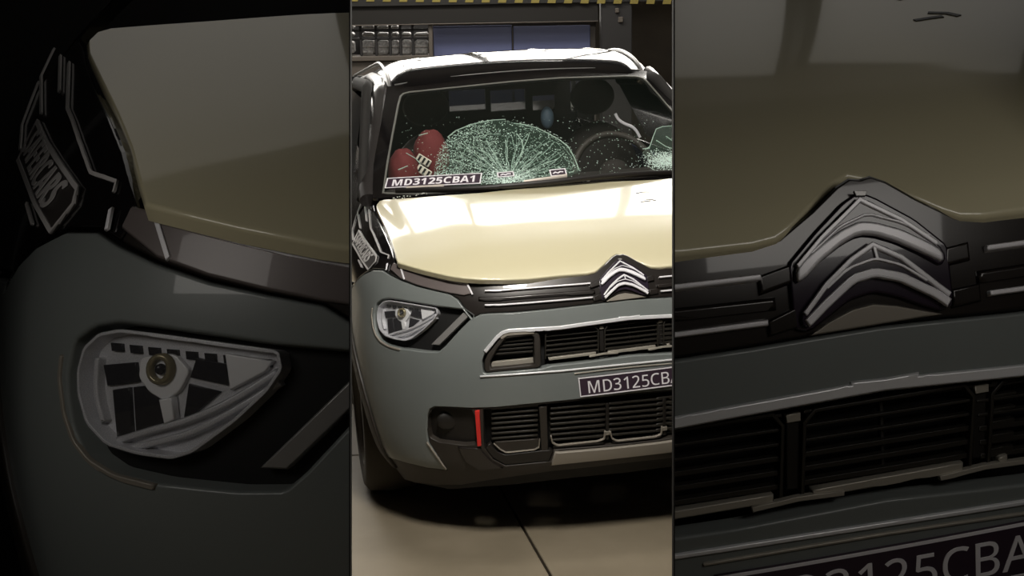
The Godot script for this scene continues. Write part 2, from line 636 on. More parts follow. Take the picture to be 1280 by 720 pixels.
# ---------------------------------------------------------------- the car, part by part
func make_car_parts() -> void:
	var F_ := FASCIA
	# ---- grey bumper and front wing
	var arch := []
	for q in 25:
		var f := PI * 0.98 - PI * 0.80 * q / 24.0 - 0.25
		arch.append(Vector2(.82, .33) + Vector2(cos(f), sin(f)) * .455)
	# outline up to the centre line, along the nose edge first
	var top := dom(F_, [438, 362, 447, 349, 455, 342, 466, 337, 478, 337.5, 486, 343, 500, 350, 520, 357.5, 540, 362.5, 562, 367.5, 572, 374, 582, 388, 590, 398, 594, 396, 600, 393, 610, 391.7, 640, 390.5, 680, 387, 735, 381, 762, 377.5, 800, 373], 0, false)
	var low := dom(F_, [806, 490, 760, 496, 702, 502, 660, 506, 620, 510, 590, 511, 560, 509.5, 543, 509, 537, 512, 534, 520, 533.5, 540, 535, 553, 558, 588.5, 535, 586, 510, 580, 490, 574, 478, 568], 0, false)
	var bump := PackedVector2Array()
	var fv := flank(1.28)
	bump.append(Vector2(flank(.86), .80)); bump.append(Vector2(flank(.62), .845))
	bump.append_array(top); bump.append_array(low)
	for q in range(0, 13):
		var f := PI * 1.06 - PI * .56 * q / 12.0
		var p := Vector2(.82, .33) + Vector2(cos(f), sin(f)) * .43
		bump.append(Vector2(flank(p.x), p.y))
	bump = whole(bump)
	var upg := whole(dom(F_, [603, 451, 606, 443, 620, 425, 628, 417, 636, 414.5, 700, 410.5, 730, 406.5, 800, 397, 842, 391, 842, 436, 800, 443, 730, 453, 690, 457, 676, 461, 640, 464, 607, 467, 604, 465]))
	var hlh := soft(dom(F_, [467, 392, 469.5, 380, 477, 374.5, 486, 373, 500, 375, 546, 383, 580, 387, 592, 395, 575, 412, 556, 433, 548, 440, 530, 439.5, 500, 435.5, 482, 431, 474, 425, 469, 413, 467, 400]), true, 1)
	var b := part("bumper", patch(F_, bump, [upg, hlh, flip(hlh)], 0.0, .035, .028, .005), "grey_paint")
	# crease over the number plate and lines of the nose
	part("crease", both(F_, ribbon(dom(F_, [600, 470.5, 640, 468, 702, 463.5, 760, 457.5, 800, 453.5], 0, false), .006), [], .005, .007, .03, .002), "chrome", b)
	part("crease", patch(F_, whole(ribbon(dom(F_, [718, 467, 760, 462, 842, 453], 0, false), .004)), [], .004, .006, .03, .0015), "grille_silver", b)
	# ---- black wing above, with its badge sticker
	var wing := PackedVector2Array()
	wing.append(Vector2(fv, .72)); wing.append(Vector2(fv, 1.13))
	wing.append_array(dom(F_, [458, 255, 463, 249, 466, 254, 468, 263, 474, 277, 481, 291, 487, 306, 491, 321, 494, 331, 486, 341, 478, 336, 466, 335.5, 455, 340.5, 447, 347.5, 438, 360.5], 0, false))
	wing.append(Vector2(flank(.62), .855)); wing.append(Vector2(flank(.86), .81))
	for q in 5:
		var f := PI * .5 - PI * .3 * q / 4.0
		var p := Vector2(.82, .33) + Vector2(cos(f), sin(f)) * .47
		wing.append(Vector2(flank(p.x), p.y))
	for sg in [1, -1]:
		var w := part("wing", patch(F_, wing if sg > 0 else flip(wing), [], -.002, .02, .03, .004), "black_gloss")
		if sg < 0: continue
		var tl := inv(F_, Vector2(449, 288))
		var st := dom(F_, [449, 287.5, 455, 298, 471.5, 320, 470, 327, 460.5, 338.5, 452, 326, 440.5, 305.5, 443, 300])
		part("badge_sticker", patch(F_, st, [], .0015, .003, .02, 0.0), "sticker_dark", w, "dark angled sticker with a pale border")
		part("sticker_border", patch(F_, st, [Geometry2D.offset_polygon(st if area(st) > 0 else flip(flip(st)), -.005)[0]], .003, .003, .02, 0.0), "sticker_line", w)
		part("sticker_lettering", letters(F_, "SAFERCARS", inv(F_, Vector2(451.5, 292)), inv(F_, Vector2(468, 319)), inv(F_, Vector2(443, 301)), .0025, true), "sticker_line", w)
		for l in [[461, 262, 463, 285, 466.5, 292, 476, 315, 486, 319, 485, 323], [450, 285, 447, 265, 452, 252], [441, 300, 440, 288, 446, 268], [448, 325, 452, 334], [456, 257, 458, 276]]:
			part("scuff", patch(F_, ribbon(dom(F_, l, 0, false), .0035), [], .002, .003, .02, 0.0), "sticker_line", w)
	# ---- lower cladding with the fog lamp pockets and the grille opening
	var clad := PackedVector2Array()
	clad.append_array(low)
	clad.append_array(dom(F_, [470, 561, 473, 577, 480, 588, 492, 597, 515, 604, 545, 608, 575, 608, 600, 604, 640, 598, 690, 591, 740, 586, 806, 578], 0, false))
	clad = whole(clad)
	var pocket := soft(dom(F_, [534.5, 516, 538, 512.5, 545, 510.5, 588, 512.5, 592, 520, 595, 556, 580, 557.5, 548, 553.5, 537, 548, 534.5, 538]), true, 1)
	var lowg := dom(F_, [604, 512.5, 620, 511.5, 660, 508, 702, 504, 760, 498, 806, 492.5, 806, 553, 760, 558, 693, 563, 688, 578, 632, 583.5, 616, 575, 605, 560])
	lowg = whole(lowg)
	var c := part("lower_cladding", patch(F_, clad, [pocket, flip(pocket), lowg], -.004, .03, .028, .004), "dark_plastic", -1, "dark plastic lower bumper cladding")
	part("pocket_floor", both(F_, Geometry2D.offset_polygon(pocket if area(pocket) > 0 else flip(flip(pocket)), .006)[0], [], -.026, .01, .03, 0), "black_plastic", c)
	var pc := inv(F_, Vector2(558, 530))
	var pm := surf(F_, pc.x, pc.y) - nrm(F_, pc.x, pc.y) * .03
	part("fog_lamp_blank", ball(pm, Vector3(.045, .033, .014)), "black_plastic", c)
	part("red_strip", patch(F_, dom(F_, [593.8, 513.5, 599.2, 513, 601.8, 556.5, 597, 557.5]), [], .004, .012, .03, .001), "red_tape", c, "bright red adhesive strip")
	part("edge_line", patch(F_, ribbon(dom(F_, [533.5, 553, 557.5, 587], 0, false), .005), [], .003, .006, .03, .001), "silver_plastic", c)
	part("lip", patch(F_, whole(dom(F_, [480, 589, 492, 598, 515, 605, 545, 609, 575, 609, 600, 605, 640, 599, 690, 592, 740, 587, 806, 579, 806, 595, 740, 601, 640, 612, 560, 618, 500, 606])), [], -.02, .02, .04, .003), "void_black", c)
	part("skid_plate", patch(F_, whole(dom(F_, [694, 564.5, 700, 565, 760, 560, 806, 555, 806, 569, 760, 574, 688, 581.5, 690, 576])), [], .006, .02, .03, .004), "silver_plastic", -1, "silver skid plate along the lower edge")
	part("skid_corner", both(F_, dom(F_, [572, 559, 600, 560.5, 604, 565.5, 615, 577, 629, 585.5, 600, 588.5, 582, 578]), [], .003, .02, .03, .004), "bar_brown", c)
	# ---- wheel arch trim
	for sg in [1, -1]:
		var ring := PackedVector2Array()
		for q in 21:
			var f := PI * 1.08 - PI * 1.14 * q / 20.0
			var p := Vector2(.82, .33) + Vector2(cos(f), sin(f)) * .462
			ring.append(Vector2(flank(p.x), p.y))
		for q in 21:
			var f := PI * -.06 + PI * 1.14 * q / 20.0
			var p := Vector2(.82, .33) + Vector2(cos(f), sin(f)) * .40
			ring.append(Vector2(flank(p.x), p.y))
		part("wheel_arch_trim", patch(F_, ring if sg > 0 else flip(ring), [], .008, .05, .03, .005), "dark_plastic")
	# ---- headlights
	for sg in [1, -1]:
		var mir := func(p: PackedVector2Array) -> PackedVector2Array: return p if sg > 0 else flip(p)
		var h := part("headlight", Geo.new(), "void_black", -1, "clear angular headlight with a chrome reflector")
		part("housing", patch(F_, mir.call(Geometry2D.offset_polygon(hlh if area(hlh) > 0 else flip(flip(hlh)), .008)[0]), [], -.030, .008, .03, 0), "void_black", h)
		var lamp := soft(dom(F_, [469.5, 391, 472, 382, 478, 376.5, 486, 375, 500, 377, 545, 384.5, 546.5, 392, 541, 400.5, 529, 412, 513, 424, 505, 426.5, 492, 424.5, 480, 420.5, 472.5, 412, 469.5, 400]), true, 1)
		part("rim", patch(F_, mir.call(lamp), [mir.call(Geometry2D.offset_polygon(lamp if area(lamp) > 0 else flip(flip(lamp)), -.004)[0])], -.004, .024, .03, .001), "reflector", h)
		part("reflector", patch(F_, mir.call(lamp), [], -.024, .006, .02, 0), "reflector", h)
		for cpx in [[475, 389, 487.5, 388, 488.5, 396, 476.5, 397.5], [478.5, 399, 485, 398, 486, 416.5, 480, 418], [486.5, 398, 495, 397, 499, 405, 498, 414.5, 487.5, 416.5], [511, 386.5, 522.5, 389.5, 523, 398, 508.5, 394.5], [508, 397, 520, 400.5, 511, 408.5, 506, 411]]:
			part("cell", patch(F_, mir.call(dom(F_, cpx)), [], -.019, .005, .03, .001), "cell_dark", h)
		for q in 9:
			var x := 478.0 + q * 7.2
			var y := 379.5 + q * .95
			part("cell", patch(F_, mir.call(dom(F_, [x, y + .5, x + 4, y + .9, x + 4.3, y + 4.2, x + .4, y + 3.9])), [], -.019, .005, .03, .0005), "cell_dark", h)
		part("flare_plate", patch(F_, mir.call(dom(F_, [522.5, 385, 541, 388.5, 538, 393, 524.5, 400])), [], -.015, .008, .03, .002), "reflector_white", h)
		part("bulb_plate", patch(F_, mir.call(soft(dom(F_, [490, 386, 503, 384.5, 509, 392, 505, 400, 499, 404, 493, 400, 489, 394]), true, 2)), [], -.017, .006, .02, .002), "reflector_white", h)
		var bc: Vector2 = mir.call(dom(F_, [499, 391, 499.1, 391, 499, 391.1]))[0]
		var bp := surf(F_, bc.x, bc.y)
		var bn := nrm(F_, bc.x, bc.y)
		part("bulb_ring", lathe([Vector2(-.016, .017), Vector2(-.009, .016), Vector2(-.008, .011), Vector2(-.015, .010)], bp, bn, 20), "bulb_amber", h)
		part("bulb", ball(bp - bn * .013, Vector3(.006, .006, .006)), "cell_dark", h)
		for cpx in [[481, 419.5, 495, 415, 508, 412, 526, 404, 543, 393], [486, 422.5, 500, 419.5, 512, 416, 530, 406, 544, 397], [474, 386, 473, 400, 476, 412]]:
			part("reflector_rib", patch(F_, mir.call(ribbon(dom(F_, cpx, 2, false), .008)), [], -.013, .012, .02, .003), "reflector", h)
		part("reflector_post", patch(F_, mir.call(dom(F_, [498, 403, 503, 402, 504, 411, 500, 413])), [], -.012, .01, .03, .002), "reflector_white", h)
		part("lens", patch(F_, mir.call(lamp), [], -.002, .002, .03, .001), "lens", h)
		part("light_strip", patch(F_, mir.call(dom(F_, [578.5, 390.5, 587.5, 393.5, 548, 432, 537.5, 431])), [], -.006, .02, .03, .003), "strip_grey", h, "grey slanted running light strip")
		part("edge_glint", patch(F_, mir.call(ribbon(soft(dom(F_, [465.5, 385, 464.5, 394, 466, 408, 469.5, 419, 475, 426.5, 484, 432.5, 500, 437], 0, false), false, 1), .006)), [], .003, .006, .03, .002), "silver_plastic", h)
	# ---- dark bar between the bonnet and the bumper
	var bar := whole(dom(F_, [486, 341.5, 491, 333, 496, 327, 520, 334.5, 560, 344, 582, 348, 600, 349.5, 630, 350, 660, 349, 702, 344.5, 735, 342, 745, 339, 757, 329, 766, 320, 771, 316.8, 778, 317.5, 800, 328, 800, 372.5, 762, 377, 735, 380.5, 680, 386.5, 640, 390, 610, 391.2, 600, 392.5, 593, 396.5, 582, 387, 572, 373.5, 562, 367, 540, 362, 520, 357, 500, 349.5]))
	var gb := part("grille_bar", patch(F_, bar, [], -.004, .03, .026, .004), "bar_brown", -1, "dark gloss bar between bonnet and bumper")
	for l in [[606, 363.8, 630, 363, 660, 360.5, 700, 357.5, 738, 354.5], [606, 381.5, 630, 381, 660, 378.8, 700, 375.5, 741, 371.8]]:
		part("trim_strip", both(F_, ribbon(dom(F_, l, 0, false), .0055), [], .006, .012, .03, .002), "bright_trim", gb, "thin chrome strip")
	for l in [[598, 373.5, 630, 373, 680, 369, 744, 364.5]]:
		part("ridge", both(F_, ribbon(dom(F_, l, 0, false), .012), [], .004, .012, .03, .005), "bar_brown", gb)
	for sg in [1, -1]:
		var sl := dom(F_, [488, 337, 492, 328.5, 503, 332, 520, 338, 550, 346.5, 585, 353.5, 591, 367, 580, 369.5, 562, 366.5, 540, 361.5, 520, 356, 501, 348.5])
		var ul := part("position_lamp", patch(F_, sl if sg > 0 else flip(sl), [], .003, .015, .03, .003), "lamp_smoke", gb, "smoked position lamp with pale outline")
		for l in [[501.5, 334, 506, 349.5], [502, 334, 520, 340, 550, 348.5, 584, 355.5], [584, 355, 591, 368.5], [485, 330, 483.5, 338]]:
			var rb := ribbon(dom(F_, l, 0, false), .006)
			part("lamp_line", patch(F_, rb if sg > 0 else flip(rb), [], .006, .004, .03, .001), "bright_trim", ul)
	for px in [[737, 354, 749, 350, 750, 357, 738, 361], [741, 371, 752, 366, 753, 374, 742, 377], [808, 346, 817, 344, 818, 351, 808, 353], [811, 362, 822, 360, 823, 367, 812, 369]]:
		part("strip_end", patch(F_, dom(F_, px), [], .004, .01, .03, .003), "bar_brown", gb)
	part("emblem_plinth", patch(F_, dom(F_, [757, 377.5, 764, 372.5, 773, 368, 781, 366.3, 790, 367.3, 808, 371.3, 790, 373.5]), [], .004, .01, .03, .002), "silver_plastic", gb)
	# ---- double chevron emblem
	var em := part("emblem", patch(F_, soft(dom(F_, [748, 350, 758, 338, 768, 327.5, 774, 323.5, 780, 325.5, 796, 334.5, 809, 345, 812, 366, 808, 370.5, 799, 367.5, 790, 364, 781, 362, 772, 364.5, 757, 376, 751, 375]), true, 1), [], .004, .012, .02, .003), "emblem_dark", -1, "chrome double chevron emblem on a dark surround")
	part("chevron", patch(F_, soft(dom(F_, [750, 352, 758, 342.5, 767, 332.5, 774, 326.8, 778, 328, 793, 336.5, 805, 345.5, 808, 350, 806, 353.5, 797, 348.5, 788, 344.2, 780, 341.6, 774, 341, 768, 344, 760, 350, 754, 356.5, 750, 358]), true, 1), [], .010, .008, .02, .002), "emblem_dark", em)
	part("chevron_band", patch(F_, soft(dom(F_, [750.5, 353.5, 753, 350, 760, 344, 767, 339, 774, 336, 780, 336.6, 790, 339.6, 800, 344.5, 806, 348, 806.5, 352.5, 797, 348, 788, 344, 780, 341.3, 774, 340.8, 768, 343.8, 760, 350, 754, 356.3, 751, 357.8]), true, 1), [], .015, .008, .02, .003), "bright_trim", em)
	part("chevron_line", patch(F_, ribbon(dom(F_, [751, 352, 760, 341.5, 774, 328, 790, 336, 804, 345.5], 0, false), .0042), [], .0135, .006, .02, .001), "bright_trim", em)
	part("chevron_line", patch(F_, ribbon(soft(dom(F_, [756, 347.5, 767, 337.5, 777, 333.2, 790, 337, 801, 342.5], 0, false), false, 1), .0025), [], .013, .005, .02, .001), "bright_trim", em)
	part("chevron", patch(F_, soft(dom(F_, [752.5, 370, 760, 360, 770, 350, 779, 344.3, 784, 345.3, 797, 353.5, 808.5, 362.5, 811, 367.5, 809, 369.3, 800, 363.5, 790, 358.5, 782, 356.5, 776, 357.5, 768, 363, 758, 372.5, 754, 375]), true, 1), [], .012, .01, .02, .002), "emblem_dark", em)
	part("chevron_line", patch(F_, ribbon(dom(F_, [754, 369.5, 762, 359, 771, 350.5, 779, 345.3, 790, 350.3, 809, 364.5], 0, false), .0052), [], .0165, .006, .02, .0015), "bright_trim", em)
	part("chevron_band", patch(F_, ribbon(soft(dom(F_, [755, 373, 762, 366, 772, 357.3, 780, 355.3, 790, 357.3, 804, 364, 809, 367.5], 0, false), false, 1), .0085), [], .0165, .006, .02, .002), "bright_trim", em)
	part("chevron_line", patch(F_, ribbon(dom(F_, [779.5, 346, 780.8, 350.5], 0, false), .003), [], .016, .005, .02, .0005), "bright_trim", em)
	part("chevron_line", patch(F_, ribbon(soft(dom(F_, [762, 360.5, 770, 353.5, 780, 350.3, 790, 353, 800, 359], 0, false), false, 1), .0022), [], .016, .005, .02, .0005), "bright_trim", em)
	part("emblem_tab", patch(F_, dom(F_, [772, 324, 777, 324.2, 776.5, 326, 773, 326]), [], .008, .004, .02, .0005), "strip_grey", em)
	# ---- upper grille
	var ug := part("upper_grille", patch(F_, Geometry2D.offset_polygon(upg if area(upg) > 0 else flip(flip(upg)), .01)[0], [], -.060, .01, .04, 0), "void_black", -1, "black slatted upper grille under a bright edge", true)
	part("bright_edge", both(F_, ribbon(soft(dom(F_, [606, 440, 621, 422, 628, 416, 636, 413.5, 700, 409.8, 730, 405.5, 800, 396], 0, false), false, 1), .013), [], .005, .012, .03, .003), "chrome", ug)
	part("crossbar", both(F_, dom(F_, [612, 448, 630, 430, 668, 426, 668, 455, 613, 460]), [], -.050, .005, .04, .001), "void_black", ug)
	var ringo := soft(dom(F_, [605, 452, 609, 443, 622, 426, 629, 418.5, 636, 416.5, 668, 414.2, 674, 416, 676, 424, 677, 456, 674, 460.5, 640, 463.5, 608, 466.5, 605, 463]), true, 1)
	var ringi := dom(F_, [613, 452, 622, 436, 632, 424, 664, 419.5, 667, 422, 668, 455.5, 640, 458.5, 613.5, 461])
	part("frame", both(F_, ringo, [ringi], -.003, .04, .03, .005), "dark_plastic", ug)
	part("frame_cap", both(F_, ribbon(dom(F_, [626, 423, 634, 418.3, 668, 415.7], 0, false), .009), [], .001, .005, .03, .002), "silver_plastic", ug)
	part("white_bar", both(F_, dom(F_, [613.5, 454.3, 667, 449, 668, 455.5, 640, 458.5, 613.7, 461]), [], -.020, .015, .03, .002), "grille_silver", ug, "pale bar along the grille edge")
	for q in 4:
		var t := q / 4.0
		part("slat", both(F_, ribbon(dom(F_, [628 - t * 14, 428.5 + t * 21, 667, 424.8 + t * 21], 0, false), .006), [], -.020, .012, .03, .001), "slat_black", ug)
	var segs := [[682.5, 749], [757.5, 824], [831.5, 898]]
	var top_y := func(x: float) -> float: return 414.8 - (x - 680) * .0952 - .000045 * (x - 680) * (x - 680)
	var bot_y := func(x: float) -> float: return 451.2 - (x - 680) * .107 - .000045 * (x - 680) * (x - 680)
	for si in 3:
		var x0: float = segs[si][0]
		var x1: float = segs[si][1]
		if si == 2: x1 = 842
		var g := Geo.new()
		for q in 6:
			var t := (q + .15) / 6.0
			var lx := []
			for z in 5:
				var x := lerpf(x0, x1, z / 4.0)
				lx.append(x); lx.append(lerpf(top_y.call(x), bot_y.call(x), t))
			var rb := ribbon(dom(F_, lx, 0, false), .0035 if q < 3 else .006)
			if si == 1 or si == 2: part("slat", patch(F_, rb, [], -.018, .014, .04, .0008), "slat_black", ug)
			else: part("slat", both(F_, rb, [], -.018, .014, .04, .0008), "slat_black", ug)
		var fr := []
		fr.append_array([x0, bot_y.call(x0) - 1, x0, top_y.call(x0) + 5, x0 + 4, top_y.call(x0) + .2])
		if si < 2: fr.append_array([x1 - 4, top_y.call(x1) + .2, x1, top_y.call(x1) + 5, x1, bot_y.call(x1) - 1])
		else: fr.append_array([x1, top_y.call(x1) + .2])
		part("grille_frame", patch(F_, ribbon(dom(F_, fr, 0, false), .004), [], -.012, .02, .03, .001), "slat_black", ug)
		part("silver_bar", patch(F_, ribbon(dom(F_, [x0 + 4, bot_y.call(x0) - 1, (x0 + x1) * .5, bot_y.call((x0 + x1) * .5) - 1, x1 - 3, bot_y.call(x1) - 1], 0, false), .010), [], -.010, .02, .03, .002), "grille_silver", ug, "silver lower grille bar")
		if si > 0:
			part("grille_post", patch(F_, ribbon(dom(F_, [x0 - 4, top_y.call(x0) + 1, x0 - 3, bot_y.call(x0) - 2], 0, false), .016), [], -.02, .03, .03, .003), "black_plastic", ug)
			part("post_clip", patch(F_, ribbon(dom(F_, [x0 - 7, top_y.call(x0) + 3.2, x0 - 1.5, top_y.call(x0) + 2.5], 0, false), .009), [], -.014, .01, .03, .001), "grille_silver", ug)
			part("post_foot", patch(F_, ribbon(dom(F_, [x0 - 20, bot_y.call(x0 - 20) + 1.5, x0 - 2, bot_y.call(x0) + .3, x0 + 16, bot_y.call(x0 + 16) + .8], 0, false), .006), [], -.006, .01, .03, .001), "grille_silver", ug)
	part("divider", patch(F_, ribbon(dom(F_, [789, 403, 791.5, 438], 0, false), .004), [], -.03, .01, .03, .001), "slat_black", ug)
	# ---- lower grille
	var lg := part("lower_grille", patch(F_, Geometry2D.offset_polygon(lowg if area(lowg) > 0 else flip(flip(lowg)), .008)[0], [], -.055, .01, .04, 0), "void_black", -1, "black slatted lower grille with rounded frames")
	for q in 7:
		var y := 513.2 + q * 6.35
		part("slat", both(F_, ribbon(dom(F_, [614, y + .3, 673, y - 4.2], 0, false), .008), [], -.014, .02, .04, .002), "slat_black", lg)
	part("flap", both(F_, dom(F_, [618, 555, 674, 551, 674, 561, 668, 564, 634, 567.5, 626, 565]), [], -.012, .012, .03, .002), "dark_plastic", lg)
	part("frame_line", both(F_, ribbon(dom(F_, [617, 556, 625, 563.5, 632, 567.3, 640, 567, 668, 564, 674, 561, 675, 550], 0, false), .0035), [], -.006, .006, .03, .001), "silver_plastic", lg)
	part("lower_frame", both(F_, dom(F_, [606, 561, 616, 574, 632, 583, 687, 578, 692, 564, 676, 565, 632, 570, 622, 566.5, 612, 556]), [], -.006, .02, .03, .003), "black_plastic", lg)
	part("post", both(F_, dom(F_, [674, 510, 684, 509, 686, 565, 677, 566]), [], -.008, .02, .03, .003), "dark_plastic", lg)
	for si in 3:
		var x0: float = [688.5, 763.0, 838.5][si]
		var x1: float = [758.0, 829.5, 842.0][si]
		for q in 7:
			var y0 := 513.2 + q * 6.7
			var sh := (x0 - 690) * -.088
			var sx := (x1 - 690) * -.088
			var rb := ribbon(dom(F_, [x0, y0 + sh, x1, y0 + sx], 0, false), .008)
			if si == 0: part("slat", both(F_, rb, [], -.014, .02, .04, .002), "slat_black", lg)
			else: part("slat", patch(F_, rb, [], -.014, .02, .04, .002), "slat_black", lg)
		if si < 2:
			var yo := (x0 - 688.5) * -.075
			part("frame_line", patch(F_, ribbon(soft(dom(F_, [x0 + .5, 546 + yo, x0 + 2.5, 555 + yo, x0 + 9, 558.3 + yo, x1 - 10, 553 + yo, x1 - 2, 550 + yo, x1 - 1, 540 + yo], 0, false), false, 1), .005), [], -.004, .008, .03, .0015), "silver_plastic", lg)
			part("post", patch(F_, dom(F_, [x1 + .5, 506 + yo, x1 + 5, 505.5 + yo, x1 + 5, 552 + yo, x1 + .5, 553 + yo]), [], -.012, .02, .03, .003), "black_plastic", lg)
			part("post_clip", patch(F_, dom(F_, [x1 - .5, 541.5 + yo, x1 + 5.5, 540.5 + yo, x1 + 5.5, 545 + yo, x1 - .5, 546 + yo]), [], -.008, .01, .03, .001), "silver_plastic", lg)
	# ---- number plate
	var ptl := inv(F_, Vector2(722.3, 471.8))
	var ptr := inv(F_, Vector2(842, 457.4))
	var pbl := inv(F_, Vector2(724.8, 495.5))
	var ex := (ptr - ptl).normalized()
	var ey := (pbl - ptl)
	var wd := .395
	var pq := PackedVector2Array([ptl, ptl + ex * wd, ptl + ex * wd + ey, ptl + ey])
	var np := part("number_plate", patch(F_, pq, [], .006, .006, .04, .001), "plate_purple", -1, "dark purple plate reading MD3125CBA1")
	var pin := PackedVector2Array()
	var eyn := ey.normalized()
	pin = PackedVector2Array([pq[0] + ex * .0035 + eyn * .0035, pq[1] - ex * .0035 + eyn * .0035, pq[2] - ex * .0035 - eyn * .0035, pq[3] + ex * .0035 - eyn * .0035])
	part("plate_border", patch(F_, pq, [pin], .0075, .002, .03, 0), "white_vinyl", np)
	part("plate_lettering", letters(F_, "MD3125CBA1", ptl + ex * .030 + ey * .22, ptl + ex * (wd - .028) + ey * .22, ptl + ex * .030 + ey * .86, .0062), "white_vinyl", np)
	# ---- bonnet
	var hood := whole(dom(BONNET, [800, 327, 790, 322.5, 778, 317.3, 772, 316.3, 766, 319.5, 757, 328.5, 749, 336.5, 744, 340, 735, 342, 702, 344.5, 660, 349, 630, 350, 600, 349.5, 580, 347.8, 560, 344.5, 530, 337.5, 510, 332, 496, 328, 493.5, 320, 489.5, 305, 483.5, 290, 476.5, 275, 470.5, 262, 469.5, 256, 473, 251.5, 480, 249.2, 520, 246.5, 560, 243.5, 600, 240.8, 640, 236.5, 680, 232.5, 715, 230, 760, 226]))
	var hd := part("bonnet", patch(BONNET, hood, [], 0.0, .02, .028, .006), "cream_paint", -1, "cream bonnet")
	for l in [[795, 242, 803, 240, 812, 240], [801, 252.5, 808, 251.5, 813, 251], [807, 249, 815, 249.5, 820, 251]]:
		part("bonnet_mark", patch(BONNET, ribbon(dom(BONNET, l, 0, false), .008), [], .001, .002, .03, 0), "slat_black", hd)
	# ---- windscreen
	var wsl := dom(SCREEN, [842, 141, 825, 121, 810, 103.5, 804, 98.5, 796, 96, 780, 95.5, 700, 97.8, 640, 102.3, 560, 110.5, 512, 115.5, 504, 117.5, 500, 121, 497, 132, 490, 168, 483, 207, 478, 243, 520, 244, 600, 239, 700, 229, 842, 219], 0, false)
	var ws := wsl.duplicate()
	var lc := inv(SCREEN, Vector2(478, 243))
	ws.append(Vector2(-lc.x, lc.y))
	var fo := PackedVector2Array()
	fo = PackedVector2Array([Vector2(-.735, -.06), Vector2(.735, -.06), Vector2(.705, .2), Vector2(.64, .5), Vector2(.585, .765), Vector2(.4, .772), Vector2(0, .775), Vector2(-.4, .772), Vector2(-.585, .765), Vector2(-.64, .5), Vector2(-.705, .2)])
	var wsp := part("windscreen", patch(SCREEN, ws, [], 0.0, .004, .03, 0), "glass", -1, "windscreen cracked in a fan of green-white lines", false)
	part("frit_band", patch(SCREEN, fo, [ws], .002, .012, .03, .002), "frit", wsp, "black windscreen surround", false)
	var wso := ws if area(ws) > 0 else flip(flip(ws))
	part("seal", patch(SCREEN, wso, [Geometry2D.offset_polygon(wso, -.007)[0]], .006, .004, .03, .001), "seal_grey", wsp, "", false)
	part("header_trim", patch(SCREEN, ribbon(PackedVector2Array([Vector2(-.55, .768), Vector2(-.3, .771), Vector2(0, .772), Vector2(.3, .771), Vector2(.55, .768)]), .004), [], .006, .006, .03, .001), "strip_grey", wsp, "thin pale line along the roof edge", false)
	var ck := Geo.new()
	var cl := Geo.new()
	var hub := Vector2(637, 226)
	var rim_pts := soft(pl([545, 222, 548, 195, 560, 176, 578, 162, 604, 153, 634, 151, 662, 157, 690, 168, 708, 181, 718, 198, 724, 216]), false, 2)
	rng.seed = 5
	for q in 66:
		var f := clampf(float(q) / 65.0 + rng.randf_range(-.02, .02), 0.0, 1.0) * (rim_pts.size() - 1)
		var e: Vector2 = rim_pts[int(f)].lerp(rim_pts[mini(int(f) + 1, rim_pts.size() - 1)], f - int(f))
		var l := []
		var r0 := rng.randf_range(.02, .18)
		var r1 := rng.randf_range(.4, .92)
		var bend := rng.randf_range(-10, 10)
		var side := (e - hub).orthogonal().normalized()
		for z in 8:
			var t := lerpf(r0, r1, z / 7.0)
			var p := hub.lerp(e, t) + side * (sin(t * PI) * bend + rng.randf_range(-.7, .7))
			l.append(p.x); l.append(p.y)
		var rb := ribbon(dom(SCREEN, l, 0, false, 12), rng.randf_range(.0005, .0012) if rng.randf() < .6 else rng.randf_range(.0012, .0022))
		ck.add(patch(SCREEN, rb, [], .0035, .002, .06, 0))
	for q in 9:
		var s := .28 + .085 * q
		for piece in 2:
			var a0 := rng.randi_range(0, rim_pts.size() - 8)
			var l := []
			for z in range(a0, mini(a0 + rng.randi_range(5, 12), rim_pts.size())):
				var p := hub.lerp(rim_pts[z], s + rng.randf_range(-.05, .05))
				l.append(p.x); l.append(p.y)
			if l.size() < 4: continue
			ck.add(patch(SCREEN, ribbon(dom(SCREEN, l, 0, false, 12), rng.randf_range(.0007, .0015)), [], .0035, .002, .06, 0))
	for l in [[642, 155, 655, 156.5, 672, 161, 684, 167, 700, 176, 712, 186], [586, 157, 600, 154, 615, 151, 632, 150], [560, 172, 570, 164, 590, 156], [700, 176, 710, 184, 718, 198, 724, 214], [646, 168, 652, 176, 654, 184, 651, 197], [600, 185, 604, 190, 611, 193, 621, 207], [806, 188, 812, 184, 816, 172, 820, 162, 828, 159, 842, 158], [803, 187, 812, 185.5], [832, 171, 842, 178], [820, 176, 832, 184, 842, 187], [526, 206, 520, 199, 508, 192], [524, 170, 535, 167], [498, 213, 510, 208]]:
		cl.add(patch(SCREEN, ribbon(dom(SCREEN, l, 0, false, 12), .0034), [], .004, .002, .06, 0))
	for q in 7:
		var l := []
		var e: Vector2 = rim_pts[6 + q * 5]
		for z in 9:
			var t := lerpf(.08, rng.randf_range(.6, .9), z / 8.0)
			var p := hub.lerp(e, t) + Vector2(rng.randf_range(-1.4, 1.4), rng.randf_range(-1, 1))
			l.append(p.x); l.append(p.y)
		cl.add(patch(SCREEN, ribbon(dom(SCREEN, l, 0, false, 12), .0022), [], .004, .002, .06, 0))
	part("bright_crack", cl, "crack", wsp, "brighter long cracks", false, "stuff")
	part("crack", ck, "crack_dim", wsp, "fan of pale green cracks", false, "stuff")
	var czp := PackedVector2Array()
	for q in rim_pts: czp.append(inv(SCREEN, q))
	czp.append(inv(SCREEN, Vector2(700, 226))); czp.append(inv(SCREEN, Vector2(637, 233))); czp.append(inv(SCREEN, Vector2(570, 236)))
	part("crazed_glass", patch(SCREEN, czp, [], .0025, .001, .03, 0), "crazed", wsp, "crazed greenish area of the glass", false)
